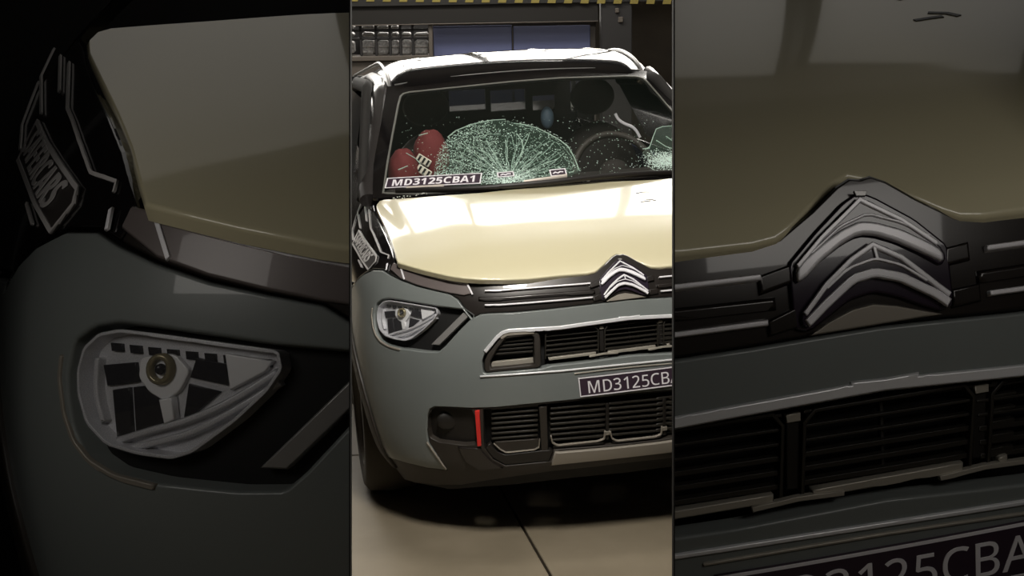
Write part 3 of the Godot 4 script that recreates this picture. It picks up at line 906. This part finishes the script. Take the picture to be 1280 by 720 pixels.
	part("crazed_glass", patch(SCREEN, dom(SCREEN, [803, 190, 812, 185, 816, 173, 822, 161, 830, 158, 842, 158, 842, 214, 815, 211]), [], .0025, .001, .03, 0), "crazed", wsp, "crazed greenish area of the glass", false)
	var fk := Geo.new()
	var fw := Geo.new()
	for q in 6000:
		var p: Vector2
		var size := rng.randf_range(.0013, .0040)
		if q < 2900:
			var f := rng.randf() * (rim_pts.size() - 1)
			if rng.randf() < .5: f *= .45
			p = hub.lerp(rim_pts[int(f)].lerp(rim_pts[mini(int(f) + 1, rim_pts.size() - 1)], f - int(f)), pow(rng.randf(), .42) * 1.03)
		elif q < 3900: p = hub + Vector2(rng.randfn() * 17, 5 - absf(rng.randfn()) * 10)
		elif q < 5700: p = Vector2(834 + rng.randfn() * 13, 201 + rng.randfn() * 5.5)
		elif q < 5780: p = Vector2(rng.randf_range(702, 840), rng.randf_range(150, 222))
		else: p = Vector2(rng.randf_range(495, 800), rng.randf_range(145, 220))
		if p.y > 232 or p.x > 842 or p.y > 248 - (p.x - 480) * .085: continue
		var d := inv(SCREEN, p)
		var o := (fw if (q >= 2900 and q < 5700) or rng.randf() < .13 else fk)
		var m := nrm(SCREEN, d.x, d.y)
		var s0 := surf(SCREEN, d.x, d.y) + m * .004
		var ta := Vector3.RIGHT.rotated(m, rng.randf() * TAU) * size
		var tb := m.cross(ta) * rng.randf_range(.3, .9)
		var tip := s0 + m * .0015
		var cn := [s0 - ta, s0 - tb, s0 + ta, s0 + tb]
		for z in 4: o.tri(cn[z], cn[(z + 1) % 4], tip, m, m, m)
	part("glass_crumbs", fk, "crack", wsp, "crushed greenish glass", false, "stuff")
	part("white_crumbs", fw, "crack_white", wsp, "crushed whitish glass", false, "stuff")
	var sq := [[Vector2(484.5, 224.3), Vector2(603, 217.8), Vector2(481.3, 237)], [Vector2(621.3, 217.4), Vector2(642, 215.8), Vector2(622.3, 223.3)], [Vector2(686.3, 214), Vector2(706.5, 212), Vector2(688.5, 222.3)]]
	for q in 3:
		var a := inv(SCREEN, sq[q][0])
		var x := inv(SCREEN, sq[q][1]) - a
		var y := inv(SCREEN, sq[q][2]) - a
		var st := PackedVector2Array([a, a + x, a + x + y, a + y])
		var bw := .0045
		var si := PackedVector2Array([a + x.normalized() * bw + y.normalized() * bw, a + x - x.normalized() * bw + y.normalized() * bw, a + x + y - x.normalized() * bw - y.normalized() * bw, a + y + x.normalized() * bw - y.normalized() * bw])
		var sp := part("windscreen_sticker", patch(SCREEN, st, [], .006, .004, .03, 0), "plate_purple", wsp, ["purple sticker reading MD3125CBA1", "small white-edged sticker", "small white-edged sticker by the wiper"][q], false)
		part("sticker_border", patch(SCREEN, st, [si], .0075, .002, .03, 0), "white_vinyl", wsp, "", false)
		if q == 0: part("sticker_lettering", letters(SCREEN, "MD3125CBA1", a + x * .07 + y * .2, a + x * .93 + y * .2, a + x * .07 + y * .83, .0065, true), "white_vinyl", wsp, "", false)
		else: part("sticker_line", patch(SCREEN, ribbon(PackedVector2Array([a + x * .18 + y * .62, a + x * .34 + y * .42, a + x * .48 + y * .6, a + x * .62 + y * .42, a + x * .82 + y * .5]), .006), [], .0072, .001, .03, 0), "white_vinyl", wsp, "", false)
	# ---- cowl and wipers
	var cow := []
	for r in 3:
		var line := []
		for q in 25:
			var u := -.72 + 1.44 * q / 24.0
			line.append(surf(BONNET, u, .80 + u * u * .05) + Vector3(0, -.025 - .02 * (1 if r == 1 else 0), -.06 - .08 * r))
		cow.append(line)
	part("cowl", loft(cow), "wiper_black", -1, "", false)
	for wp in [[[496, 242, 560, 241, 600, 239.5, 624, 238], [510, 241, 540, 239.5, 556, 238.5]], [[622, 237.5, 640, 236.5, 700, 231, 740, 226, 800, 221.5, 842, 220], [655, 233.5, 690, 228.5, 708, 225.5]]]:
		var pts := []
		for q in dom(SCREEN, wp[0], 1, false): pts.append(surf(SCREEN, q.x, q.y) + nrm(SCREEN, q.x, q.y) * .016)
		var w := part("wiper", tube(pts, .007, .011, 8), "wiper_black", -1, "", false)
		var pb := []
		for q in dom(SCREEN, wp[1], 0, false): pb.append(surf(SCREEN, q.x, q.y) + nrm(SCREEN, q.x, q.y) * .022)
		part("wiper_blade", tube(pb, .005, .008, 8), "wiper_bright", w, "", false)
	# ---- roof, pillars, doors
	var roof := PackedVector2Array([Vector2(-.57, -.01), Vector2(-.4, -.02), Vector2(0, -.025), Vector2(.4, -.02), Vector2(.57, -.01), Vector2(.59, .3), Vector2(.60, 2.2), Vector2(-.60, 2.2), Vector2(-.59, .3)])
	var rf := part("roof", patch(TOP, roof, [], .004, .03, .04, .008), "roof_black", -1, "glossy black roof", false)
	for u0 in [-.42, -.14, .14, .42]:
		part("roof_rib", patch(TOP, ribbon(PackedVector2Array([Vector2(u0, .28), Vector2(u0, 2.0)]), .035), [], .0065, .004, .06, .003), "roof_black", rf, "", false)
	for sg in [-1.0, 1.0]:
		var rail := []
		for q in 24:
			var w := -.02 + 2.1 * q / 23.0
			rail.append(surf(TOP, .57 * sg, w) + Vector3(0, .012 + .02 * smoothstep(.0, .5, w), 0))
		part("roof_rail", tube(rail, .007, .009, 8), "strip_grey", rf, "", false)
		var pil := []
		for q in 15:
			var t := -.05 + .83 * q / 14.0
			var u := lerpf(.728, .588, clampf(t / .77, 0, 1.1))
			pil.append(surf(SCREEN, (u + .02) * sg, t) + Vector3(.0, -.014, -.02))
		for w in [.06, .2, .6, 2.1]: pil.append(surf(TOP, .59 * sg, w) + Vector3(0, -.02, 0))
		part("pillar", tube(pil, .036, .03, 14), "pillar_black", -1, "", false)
		# door frame, glass and door
		var gl := []
		for r in 5:
			var line := []
			for q in 7:
				var t := r / 4.0
				var v := lerpf(1.22 + .42 * t, 2.4, q / 6.0)
				line.append(Vector3(sg * lerpf(.80 if sg < 0 else .77, .70 if sg < 0 else .60, t), lerpf(1.10, 1.43, t), -v))
			if sg < 0: line.reverse()
			gl.append(line)
		part("door_glass", loft(gl), "door_glass" if sg < 0 else "glass_dark", -1, "", false)
		var fr := []
		var f0 := car_at(452, 250, 1.15)
		var f1 := car_at(458, 113, 1.42)
		if sg > 0: f0 = Vector3(-.76, f0.y, f0.z); f1 = Vector3(-.60, 1.43, -1.62)
		for q in 8:
			var p := f0.lerp(f1, q / 7.0)
			fr.append(Vector3(-p.x * sg, p.y, p.z))
		fr.append(Vector3(-f1.x * sg - .01 * sg, f1.y + .01, f1.z - .04)); fr.append(Vector3(-f1.x * sg - .02 * sg, f1.y - .02, -2.2))
		part("door_frame", tube(fr, .02, .03, 10), "roof_grey", -1, "", false)
		var dr := PackedVector2Array([Vector2(flank(1.29), .3), Vector2(flank(3.4), .3), Vector2(flank(3.4), 1.12), Vector2(flank(1.29), 1.12)])
		part("door", patch(FASCIA, dr if sg < 0 else flip(dr), [], 0.0, .03, .05, .006), "black_gloss", -1, "", false)
		part("sill", box(Vector3(.80 * sg, .26, -2.1), Vector3(.12, .18, 1.7), .03), "dark_plastic", -1, "", false)
		part("mirror", ball(Vector3(.935 * sg, 1.10, -1.14), Vector3(.055, .075, .05)), "black_gloss", -1, "", false)
		part("mirror_arm", box(Vector3(.86 * sg, 1.06, -1.15), Vector3(.10, .03, .05), .01), "black_plastic", -1, "", false)
		for v in [.82, 3.46]:
			var wc := Vector3(.865 * sg, .33 - LEAN * (.8 + .8 * sg), -v)
			var w := part("wheel", lathe([Vector2(-.10, .02), Vector2(-.10, .20), Vector2(-.205, .22), Vector2(-.215, .30), Vector2(-.19, .325), Vector2(-.10, .332), Vector2(-.02, .325), Vector2(0.0, .30), Vector2(.0, .235), Vector2(-.03, .22), Vector2(-.06, .18), Vector2(-.04, .05), Vector2(-.04, .0)] if sg > 0 else [Vector2(-.10, .02), Vector2(-.10, .20), Vector2(-.205, .22), Vector2(-.215, .30), Vector2(-.19, .325), Vector2(-.10, .332), Vector2(-.02, .325), Vector2(0.0, .30), Vector2(.0, .235), Vector2(-.03, .22), Vector2(-.06, .18), Vector2(-.04, .05), Vector2(-.04, .0)], wc, Vector3(sg, 0, 0)), "rubber", -1, "", false)
			part("wheel_rim", lathe([Vector2(-.035, .0), Vector2(-.03, .05), Vector2(-.05, .17), Vector2(-.02, .215), Vector2(-.005, .225), Vector2(-.02, .23)], wc, Vector3(sg, 0, 0)), "rim", w, "", false)
	# underbody, firewall, tail
	part("underbody", box(Vector3(0, .30, -2.2), Vector3(1.36, .12, 3.6), .03), "void_black", -1, "", false)
	part("firewall", box(Vector3(0, .72, -.98), Vector3(1.28, .72, .05), .01), "void_black", -1, "", false)
	part("tail", box(Vector3(0, .74, -4.1), Vector3(1.6, .85, .18), .06), "black_gloss", -1, "", false)
	# ---- cabin
	var da := []
	for r in [[1.06, .96, 1.06], [1.10, 1.055, 1.08], [1.2, 1.075, 1.1], [1.38, 1.085, 1.1], [1.46, 1.06, 1.1], [1.5, .92, 1.1], [1.5, .7, 1.1]]:
		var line := []
		for q in 17:
			var u := -.70 + 1.40 * q / 16.0
			line.append(Vector3(u, r[1], -(r[0] + u * u * .08)))
		da.append(line)
	part("dashboard", loft(da), "cabin", -1, "", false)
	var sw := []
	var sc := car_at(768, 216, 1.56)
	for q in 33:
		var f := TAU * q / 32.0
		sw.append(sc + Vector3(cos(f) * .18, sin(f) * .18 * .9, -sin(f) * .18 * .42))
	var swp := part("steering_wheel", tube(sw, .016, .018, 8, Vector3(0, .42, .9)), "cabin_grey", -1, "", false)
	part("wheel_hub", ball(sc, Vector3(.07, .06, .04)), "cabin", swp, "", false)
	for u in [-.36, .45]:
		var st := part("front_seat", ball(Vector3(u, .88, -2.15), Vector3(.22, .34, .10)), "cabin", -1, "", false)
		part("seat_cushion", ball(Vector3(u, .55, -1.9), Vector3(.26, .12, .28)), "cabin", st, "", false)
		part("head_restraint", ball(Vector3(u, 1.33, -2.22), Vector3(.11, .09, .06)), "cabin", st, "", false)
	part("belt_pad", ball(car_at(684, 147, 1.8), Vector3(.03, .05, .03)), "belt_blue", -1, "blue-grey belt pad", false)
	var hp := []
	for q in soft(pl([769, 142, 773, 150, 781, 155, 790, 158, 796, 164, 800, 172]), false, 2): hp.append(car_at(q.x, q.y, 1.7))
	part("grab_handle", tube(hp, .004, .007, 8), "bright_trim", -1, "pale curved grab handle", false)
	# rear bulkhead with window openings
	var rb := Geo.new()
	var wx := [[560, 112, 606, 138], [612, 112, 656, 138], [665, 119, 693, 137], [711.5, 99, 738, 138.5]]
	var rv := 3.75
	var xs := [-.66]
	for w in wx:
		xs.append(car_at(w[0], w[1], rv).x); xs.append(car_at(w[2], w[1], rv).x)
	xs.append(.72)
	for q in xs.size() - 1:
		if q % 2 == 0:
			rb.add(box(Vector3((xs[q] + xs[q + 1]) * .5, .965, -rv), Vector3(xs[q + 1] - xs[q], .87, .03)))
		else:
			var w: Array = wx[int((q - 1) / 2.0)]
			var y1 := car_at((w[0] + w[2]) * .5, w[1], rv).y
			var y0 := car_at((w[0] + w[2]) * .5, w[3], rv).y
			rb.add(box(Vector3((xs[q] + xs[q + 1]) * .5, (.53 + y0) * .5, -rv), Vector3(xs[q + 1] - xs[q], y0 - .53, .03)))
			rb.add(box(Vector3((xs[q] + xs[q + 1]) * .5, (1.40 + y1) * .5, -rv), Vector3(xs[q + 1] - xs[q], maxf(1.40 - y1, .01), .03)))
	var bk := part("bulkhead", rb, "void_black", -1, "", false)
	for q in 4:
		var w: Array = wx[q]
		var p0 := car_at(w[0], w[3], rv + .04)
		var p1 := car_at(w[2], w[1], rv + .04)
		part("rear_pane", box((p0 + p1) * .5, Vector3(absf(p1.x - p0.x) + .02, absf(p1.y - p0.y) + .02, .008)), ["pane_dim", "pane_dim", "pane_mid", "pane_mid"][q], bk, "", false)
	var gs := Geo.new()
	for q in 220:
		var p := Vector2(rng.randf_range(712, 738), 131 + rng.randfn() * 2.6)
		if p.x > 732: p.y -= rng.randf_range(0, 5)
		gs.add(ball(car_at(clampf(p.x, 712, 738), p.y, rv + .02), Vector3.ONE * rng.randf_range(.003, .008), 0, 5, 3))
	part("rear_glass_crumbs", gs, "pane_bright", bk, "", false, "stuff")

# ---------------------------------------------------------------- fittings
func lamp(called: String, label: String, group: String, size: Vector2, xf: Transform3D, glow: float, energy: float, tint: Color) -> void:
	# a panel lamp: housing, glowing face and an area light of the same size just in front of it; it shines along -z of xf
	var o := thing(called, label, "lamp", xf, group)
	put("housing", box(Vector3(0, 0, .05), Vector3(size.x + .06, size.y + .06, .09), .01), M.rack_black, o)
	var m := StandardMaterial3D.new()
	m.albedo_color = Color8(240, 240, 236); m.emission_enabled = true; m.emission = tint; m.emission_energy_multiplier = glow
	m.resource_name = "lamp_glow"
	var d := MeshInstance3D.new()
	d.name = "diffuser"
	d.mesh = box(Vector3.ZERO, Vector3(size.x, size.y, .02), .004).mesh(m)
	o.add_child(d, true)
	var l := AreaLight3D.new()
	l.name = "lamp_light"
	l.area_size = size; l.light_energy = energy; l.area_normalize_energy = false; l.light_color = tint
	l.area_range = 40.0; l.shadow_enabled = true
	l.position = Vector3(0, 0, -.02)
	o.add_child(l, true)

func facing(at_: Vector3, target: Vector3) -> Transform3D:
	return Transform3D(Basis(), at_).looking_at(target, Vector3.UP if absf((target - at_).normalized().y) < .95 else Vector3.BACK)

func near_xf(w: Vector3, c: Vector3, b0: Vector3, k: float, s: float) -> Transform3D:
	# where a further car of the same make stands: turned by w, shortened lengthwise by k, s times as large, its point b0 at c
	var r := Basis(w.normalized(), w.length()) * Basis(Vector3.UP, 0.188)
	var b := Basis(r.x * s, r.y * s, r.z * s * k)
	return Transform3D(b, c - b * b0)

func side_plane(x: float, keep_x: float) -> Plane:        # the upright plane through the lens along a column of the frame; keep_x lies on its inner (negative) side
	var n := ray(x, 0).cross(ray(x, 720)).normalized()
	var p := Plane(n, n.dot(EYE))
	return p if p.distance_to(at(keep_x, 360, 3)) < 0 else Plane(-p.normal, -p.d)

func row_plane(y: float) -> Plane:
	var n := ray(0, y).cross(ray(1280, y)).normalized()
	var p := Plane(n, n.dot(EYE))
	return p if p.distance_to(at(640, 360, 3)) < 0 else Plane(-p.normal, -p.d)

func bay(side: String, x_in: float, x_out: float) -> void:
	# a dim booth beside the car: thin partition, outer wall, back wall, ceiling, floor
	var d0 := 2.0
	var d1 := 4.02
	var slab := func(x: float, a: float, b: float, t: float) -> Geo:
		var g := Geo.new()
		var n := ray(x, 0).cross(ray(x, 720)).normalized() * (1.0 if ray(x_out, 360).dot(ray(x, 0).cross(ray(x, 720))) > 0 else -1.0)
		if x != x_in: n = -n
		var r := ray(x, 360)
		var flat_ := Vector3(r.x, 0, r.z)
		var dn := (ray(x, 720) - ray(x, 0))
		var up := -dn / absf(dn.y)
		var p := []
		for q in [[a, 0.0], [b, 0.0], [b, 3.3], [a, 3.3]]:
			var base: Vector3 = EYE + r * q[0]
			p.append(base + up * (q[1] - base.y))
		var o := []
		for q in p: o.append(q + n * t)
		var f := [[p[0], p[1], p[2], p[3]], [o[3], o[2], o[1], o[0]], [p[1], p[0], o[0], o[1]], [p[2], p[1], o[1], o[2]], [p[3], p[2], o[2], o[3]], [p[0], p[3], o[3], o[0]]]
		var mid: Vector3 = (p[0] + p[2] + o[0] + o[2]) * .25
		for q in f:
			if (q[1] - q[0]).cross(q[2] - q[0]).dot(q[0] + q[2] - mid * 2.0) < 0: q.reverse()
			g.quad(q[0], q[1], q[2], q[3])
		return g
	struct("wall_%s_partition" % side, slab.call(x_in, d0, d1, .002), M.bay_black)
	struct("wall_%s_outer" % side, slab.call(x_out, 2.3, d1, .05), M.bay_black)
	var lo_x := minf(x_in, x_out)
	var hi_x := maxf(x_in, x_out)
	var pts := []
	for x in [lo_x, hi_x]:
		var r := ray(x, 360)
		var dn := ray(x, 720) - ray(x, 0)
		var up := -dn / absf(dn.y)
		var base := EYE + r * d1
		for y in [0.0, 3.3]: pts.append(base + up * (y - base.y))
	var g := Geo.new()
	var bk := Vector3(0, 0, -.04)
	g.quad(pts[0], pts[2], pts[3], pts[1])
	g.quad(pts[1] + bk, pts[3] + bk, pts[2] + bk, pts[0] + bk)
	g.quad(pts[0] + bk, pts[0], pts[1], pts[1] + bk)
	g.quad(pts[2], pts[2] + bk, pts[3] + bk, pts[3])
	g.quad(pts[1], pts[3], pts[3] + bk, pts[1] + bk)
	g.quad(pts[0] + bk, pts[2] + bk, pts[2], pts[0])
	struct("wall_%s_back" % side, g, M.bay_black)

func _ready() -> void:
	# ---- camera, surroundings, lamps
	var cam := Camera3D.new()
	cam.name = "camera"
	add_child(cam)
	cam.transform = Transform3D(cam_basis(), EYE)
	cam.fov = rad_to_deg(2.0 * atan(360.0 / FOCAL))
	cam.near = .05; cam.far = 100.0; cam.current = true
	var we := WorldEnvironment.new()
	we.name = "surroundings"
	var env := Environment.new()
	env.background_mode = Environment.BG_COLOR
	env.background_color = Color(0.01, 0.01, 0.01)
	env.tonemap_mode = Environment.TONE_MAPPER_LINEAR
	env.tonemap_exposure = 1.0
	env.sdfgi_enabled = true; env.ssao_enabled = true; env.ssil_enabled = true
	we.environment = env
	add_child(we)
	make_materials()
	make_panes()
	var warm := Color(1.0, .98, .945)
	for ix in 6:
		for iy in 2:
			var p := Vector3(-4.15 + 1.5 * ix, 2.9 + 1.75 * iy, -12.2)
			lamp("light_bank_panel", "white light panel in the %s row of the bank, %s" % [["lower", "upper"][iy], ["outermost above the rack", "second, above the rack", "third, above the cabinet", "fourth, above the cabinet", "fifth, above the steel post", "outermost beyond the steel post"][ix]], "light bank panels", Vector2(1.36, 1.5), facing(p, Vector3(p.x * .6, 1.0, -5)), 4.0, 1.2, warm)
	for q in [Vector3(-.4, 5.2, -3.3), Vector3(1.2, 5.2, -3.3), Vector3(-.4, 5.2, -4.6), Vector3(1.2, 5.2, -4.6)]:
		lamp("ceiling_lamp", "white ceiling lamp %s" % ["before the car, over the headlight", "before the car, over the emblem", "above the windscreen, over the headlight end", "above the windscreen, over the steering wheel end"][[-3.3, -4.6].find(snappedf(q.z, .1)) * 2 + (1 if q.x > 0 else 0)], "ceiling lamps", Vector2(1.2, .7), facing(q, q + Vector3(0, -1, 0)), 3.0, 2.5, warm)
	lamp("rack_lamp", "long white lamp under the ceiling lighting the rack and cabinet", "", Vector2(2.4, .4), facing(Vector3(-.6, 3.3, -8.3), Vector3(-.4, 1.55, -9.6)), 1.5, 5.5, warm)
	lamp("task_lamp", "slim white work lamp hung between the partitions above the car nose", "", Vector2(.42, .5), facing(Vector3(.06, 3.15, -2.55), Vector3(.3, .55, -4.4)), 4.0, 37.0, warm)
	make_hall()
	make_surfaces()
	make_car_parts()
	var car := thing("car", "brightly lit grey crash-tested car with cream bonnet, shattered windscreen and purple MD3125CBA1 plate", "car", car_xf)
	build_car(car)
	make_near()
	make_things()

func make_panes() -> void:
	for q in [["pane_dim", .22, .75], ["pane_mid", .34, .7]]:
		var m := mat(q[0], Color(q[1], q[1] * .96, q[1] * .9, q[2]), .6)
		m.transparency = BaseMaterial3D.TRANSPARENCY_ALPHA
	mat("pane_bright", Color8(240, 240, 235), .3)

func make_hall() -> void:
	# floor laid in large slabs with open joints
	struct("floor", box(Vector3(0, -.13, -5.5), Vector3(16, .2, 19)), M.void_black)
	var fl: Node3D = get_node("floor")
	var j0 := at(659, 668, 1.0)
	var j1 := at(689, 720, 1.0)
	var g0 := EYE + (j0 - EYE) * (EYE.y / (EYE.y - j0.y))
	var g1 := EYE + (j1 - EYE) * (EYE.y / (EYE.y - j1.y))
	var dirn := (g1 - g0).normalized()
	var sx := Vector3(-dirn.z, 0, dirn.x)
	if sx.x < 0: sx = -sx
	var yaw := atan2(dirn.x, dirn.z)
	for ix in range(-3, 3):
		for iz in range(-3, 3):
			var c := g0 + sx * (1.25 + 2.5 * ix) + dirn * (3.2 * iz + .6) 
			put("floor_slab", box(Vector3.ZERO, Vector3(2.49, .03, 3.19), .003).moved(Transform3D(Basis(Vector3.UP, yaw), Vector3(c.x, -.015, c.z))), M.concrete, fl)
	struct("ceiling", box(Vector3(0, 6.6, -5.5), Vector3(16, .2, 19)), M.hall_wall)
	struct("wall_back", box(Vector3(0, 3.25, -14.6), Vector3(16, 6.5, .2)), M.hall_wall)
	struct("wall_left", box(Vector3(-7.9, 3.25, -5.5), Vector3(.2, 6.5, 19)), M.hall_wall)
	struct("wall_right", box(Vector3(7.9, 3.25, -5.5), Vector3(.2, 6.5, 19)), M.hall_wall)
	struct("wall_front", box(Vector3(0, 3.25, 3.9), Vector3(16, 6.5, .2)), M.hall_wall)

func wall_at(x: float, y: float, d: float) -> Vector3:      # where the line of sight meets the upright plane d metres in front of the lens
	var r := ray(x, y)
	return EYE + r * (d / -r.z)

func quad_at(x0: float, y0: float, x1: float, y1: float, d: float, t: float, bevel := .004) -> Geo:       # an upright board that fills this part of the frame, d metres away, t thick
	var xm := (maxf(x0, 438) + minf(x1, 842)) * .5
	var ym := clampf((y0 + y1) * .5, 0, 90)
	var a := Vector3(wall_at(x0, ym, d).x, wall_at(xm, y0, d).y, -d)
	var b := Vector3(wall_at(x1, ym, d).x, wall_at(xm, y1, d).y, -d)
	return box(Vector3((a.x + b.x) * .5, (a.y + b.y) * .5, a.z - t * .5), Vector3(absf(b.x - a.x), absf(a.y - b.y), t), bevel)

func make_things() -> void:
	# ---- background: crossbeam, hazard tape, cabinet with blue doors, rack of wrapped packs
	var d := 9.6
	var bm := thing("crossbeam", "long dark brown crossbeam above the rack and the blue cabinet", "beam")
	put("beam", quad_at(250, -14, 748, 30, d, .10), M.beam_brown, bm)
	put("beam_lip", quad_at(250, 28.5, 748, 30, d - .01, .008), M.frame_grey, bm)
	var tp := thing("hazard_tape", "yellow and black striped hazard tape along the top of the crossbeam", "tape")
	put("tape", quad_at(250, -14, 1000, 4.5, d - .024, .02, 0.0), M.tape_black, tp)
	for q in 20:
		var x := 436.0 + q * 20.6
		var yb := 1.2 + q * .17
		var g := Geo.new()
		var p := [wall_at(x + 1, yb + .6, d - .029), wall_at(x + 11, yb + .6, d - .029), wall_at(x + 15, -14, d - .029), wall_at(x + 5, -14, d - .029)]
		g.quad(p[0], p[1], p[2], p[3])
		for e in 4:
			var y := (e + 1) % 4
			g.quad(p[y], p[e], p[e] - Vector3(0, 0, .004), p[y] - Vector3(0, 0, .004))
		put("stripe", g, M.tape_yellow, tp)
	var cb := thing("cabinet", "low cabinet with two navy blue panels behind the car roof", "cabinet")
	put("body", quad_at(543, 26, 745, 400, d + .16, .4), M.frame_grey, cb)
	put("door", quad_at(543, 32, 640.5, 390, d + .12, .036), M.blue_panel, cb)
	put("door", quad_at(642.5, 32, 738, 390, d + .12, .036), M.blue_panel, cb)
	var po := thing("steel_post", "dark upright steel post beside the blue cabinet", "post")
	put("post", quad_at(752, -14, 790, 420, d, .2), M.rack_black, po)
	put("bolt", quad_at(769, 10, 774, 16, d - .024, .02), M.frame_grey, po)
	put("bolt", quad_at(773, 21, 779, 28, d - .024, .02), M.frame_grey, po)
	var rk := thing("storage_rack", "grey framed storage rack with a black grid at the end of the beam", "rack")
	put("upright", quad_at(537, 31, 542, 420, d + .02, .06), M.frame_grey, rk)
	put("shelf", quad_at(330, 70, 536.5, 76, d + .02, .5), M.frame_grey, rk)
	put("rack_back", quad_at(330, 29, 538, 72, d + .45, .03), M.rack_black, rk)
	put("base_panel", quad_at(330, 76.5, 536.5, 420, d + .05, .05), M.frame_grey, rk)
	for x in [451, 470, 487.5, 500.5, 516]:
		put("grid_bar", quad_at(x - 1.7, 30, x + 1.7, 70, d + .06, .02), M.rack_black, rk)
	for y in [37.5, 47.8]:
		put("grid_bar", quad_at(400, y - 1.5, 537, y + 1.5, d + .06, .02), M.rack_black, rk)
	rng.seed = 21
	var cols := [[438, 443], [453, 468.5], [472, 486.5], [489, 499], [502, 514.5], [518, 536]]
	var rows := [[31, 36], [40, 46], [49.5, 68]]
	var say := ["in the top grid row", "in the middle grid row", "in the bottom grid row"]
	for cq in 6:
		for rq in 3:
			if rq == 0 and (cq == 5 or cq == 4): continue
			var c: Array = cols[cq]
			var r: Array = rows[rq]
			var w := thing("wrapped_pack", "grey wrapped pack %s, %s" % [say[rq], ["half hidden behind the partition", "first from the partition", "second from the partition", "third from the partition", "fourth from the partition", "widest, next to the upright"][cq]], "package", Transform3D(), "wrapped packs in the rack")
			var a := wall_at(c[0], r[1], d + .2)
			var b := wall_at(c[1], r[0], d + .2)
			put("pack", box((a + b) * .5, Vector3(absf(b.x - a.x) * rng.randf_range(.88, 1.0), absf(b.y - a.y) * rng.randf_range(.8, .98), .14), .012, Basis(Vector3.BACK, rng.randf_range(-.09, .09))), M.wrap_grey, w)
			put("strap", quad_at(c[0] + .5, (r[0] + r[1]) * .5 - .5, c[1] - .5, (r[0] + r[1]) * .5 + .5, d + .09, .02), M.frame_grey, w)
	# ---- red cushions with target markers behind the windscreen
	var spots := [[505, 217, 1.38, .066], [539, 197, 1.55, .078]]
	for q in 2:
		var p := car_xf * car_at(spots[q][0], spots[q][1], spots[q][2])
		var o := thing("padded_cushion", ["rounded red padded cushion low in the windscreen corner behind the purple sticker", "second red padded cushion, higher and partly behind the cracked glass"][q], "cushion", Transform3D(car_xf.basis, p), "red padded cushions behind the windscreen")
		put("pad", ball(Vector3.ZERO, Vector3(spots[q][3], .105 if q == 0 else .12, .08), .04), M.red_cloth, o)
		var mc := car_xf.basis.inverse() * (car_xf * car_at(529.5 if q == 1 else 530.0, 200.5 if q == 1 else 214.0, 1.34 if q == 0 else 1.46) - p)
		var tilt := Basis(Vector3.BACK, -.62)
		var mk := put("target_marker", box(mc, Vector3(.064, .032, .012), .003, tilt), M.marker_white, o)
		for z in 3:
			put("marker_stripe", box(mc + Vector3(0, 0, .0065) + tilt * Vector3(-.021 + .020 * z, 0, 0), Vector3(.009, .024, .002), 0, tilt), M.marker_black, mk)
	# ---- glass crumbs along the foot of the windscreen
	var g := Geo.new()
	for q in 130:
		var u := rng.randf_range(-.66, .1)
		var p := surf(BONNET, u, .86 + u * u * .1 + rng.randf() * .05) + Vector3(0, .002, -.03)
		g.add(ball(p, Vector3(rng.randf_range(.002, .006), .002, rng.randf_range(.002, .006)), 0, 5, 3))
	var sh := put("glass_shards", g, M.shard)
	sh.transform = car_xf
	tag(sh, "tiny shards of broken glass scattered along the foot of the windscreen", "glass", "", "stuff")

func make_near() -> void:
	var xl := near_xf(NW_L, EYE + (NC_L - EYE) * 1.8, NB_L, .7, 1.8)
	var o := thing("car_section", "dim close-up front corner of a grey car with a large headlight and cream bonnet", "car part", xl)
	build_car(o, [side_plane(437.6, 200), side_plane(-60, 200), row_plane(-60), row_plane(790)])
	var xr := near_xf(NW_R, EYE + (NC_R - EYE) * 1.8, NB_R, .7, 1.8)
	var p := thing("car_section", "dim close-up car nose with a large double chevron emblem above its grille", "car part", xr)
	build_car(p, [side_plane(842.4, 1000), side_plane(1340, 1000), row_plane(-60), row_plane(790)])
	bay("left", 438, -160)
	bay("right", 842, 1440)
	for q in 2:
		var x: float = [180, 1100][q]
		var c := EYE + ray(x, 360) * 3.6
		var side: String = ["beside the headlight corner", "beside the emblem section"][q]
		if q == 0: lamp("booth_lamp", "wide dim lamp panel on the back wall of the booth with the headlight corner", "booth lamps", Vector2(1.1, .8), facing(Vector3(c.x, 2.54, -3.7), Vector3(c.x * .8, 1.5, -2.6)), .11, .03, Color(1, .98, .95))
		else:
			for z in 2: lamp("booth_lamp", ["narrower", "wider"][z] + " dim lamp panel on the back wall of the booth with the emblem", "booth lamps", Vector2([.34, .6][z], .46), facing(Vector3(c.x + [-.38, .2][z], 2.36, -3.7), Vector3(c.x * .8 + [-.3, .2][z], 1.5, -2.6)), .11, .03, Color(1, .98, .95))
		lamp("booth_downlight", "small dim downlight at the front of the booth %s" % side, "booth downlights", Vector2(.8, .4), facing(Vector3(signf(c.x) * 1.2, 2.05, -1.2), Vector3(c.x * .75, 1.1, -2.7)), .3, .72, Color(1, .98, .95))
		struct(["ceiling_left_booth", "ceiling_right_booth"][q], box(Vector3(c.x * .95, 3.33, -2.65), Vector3(1.75, .05, 2.8)), M.bay_black)
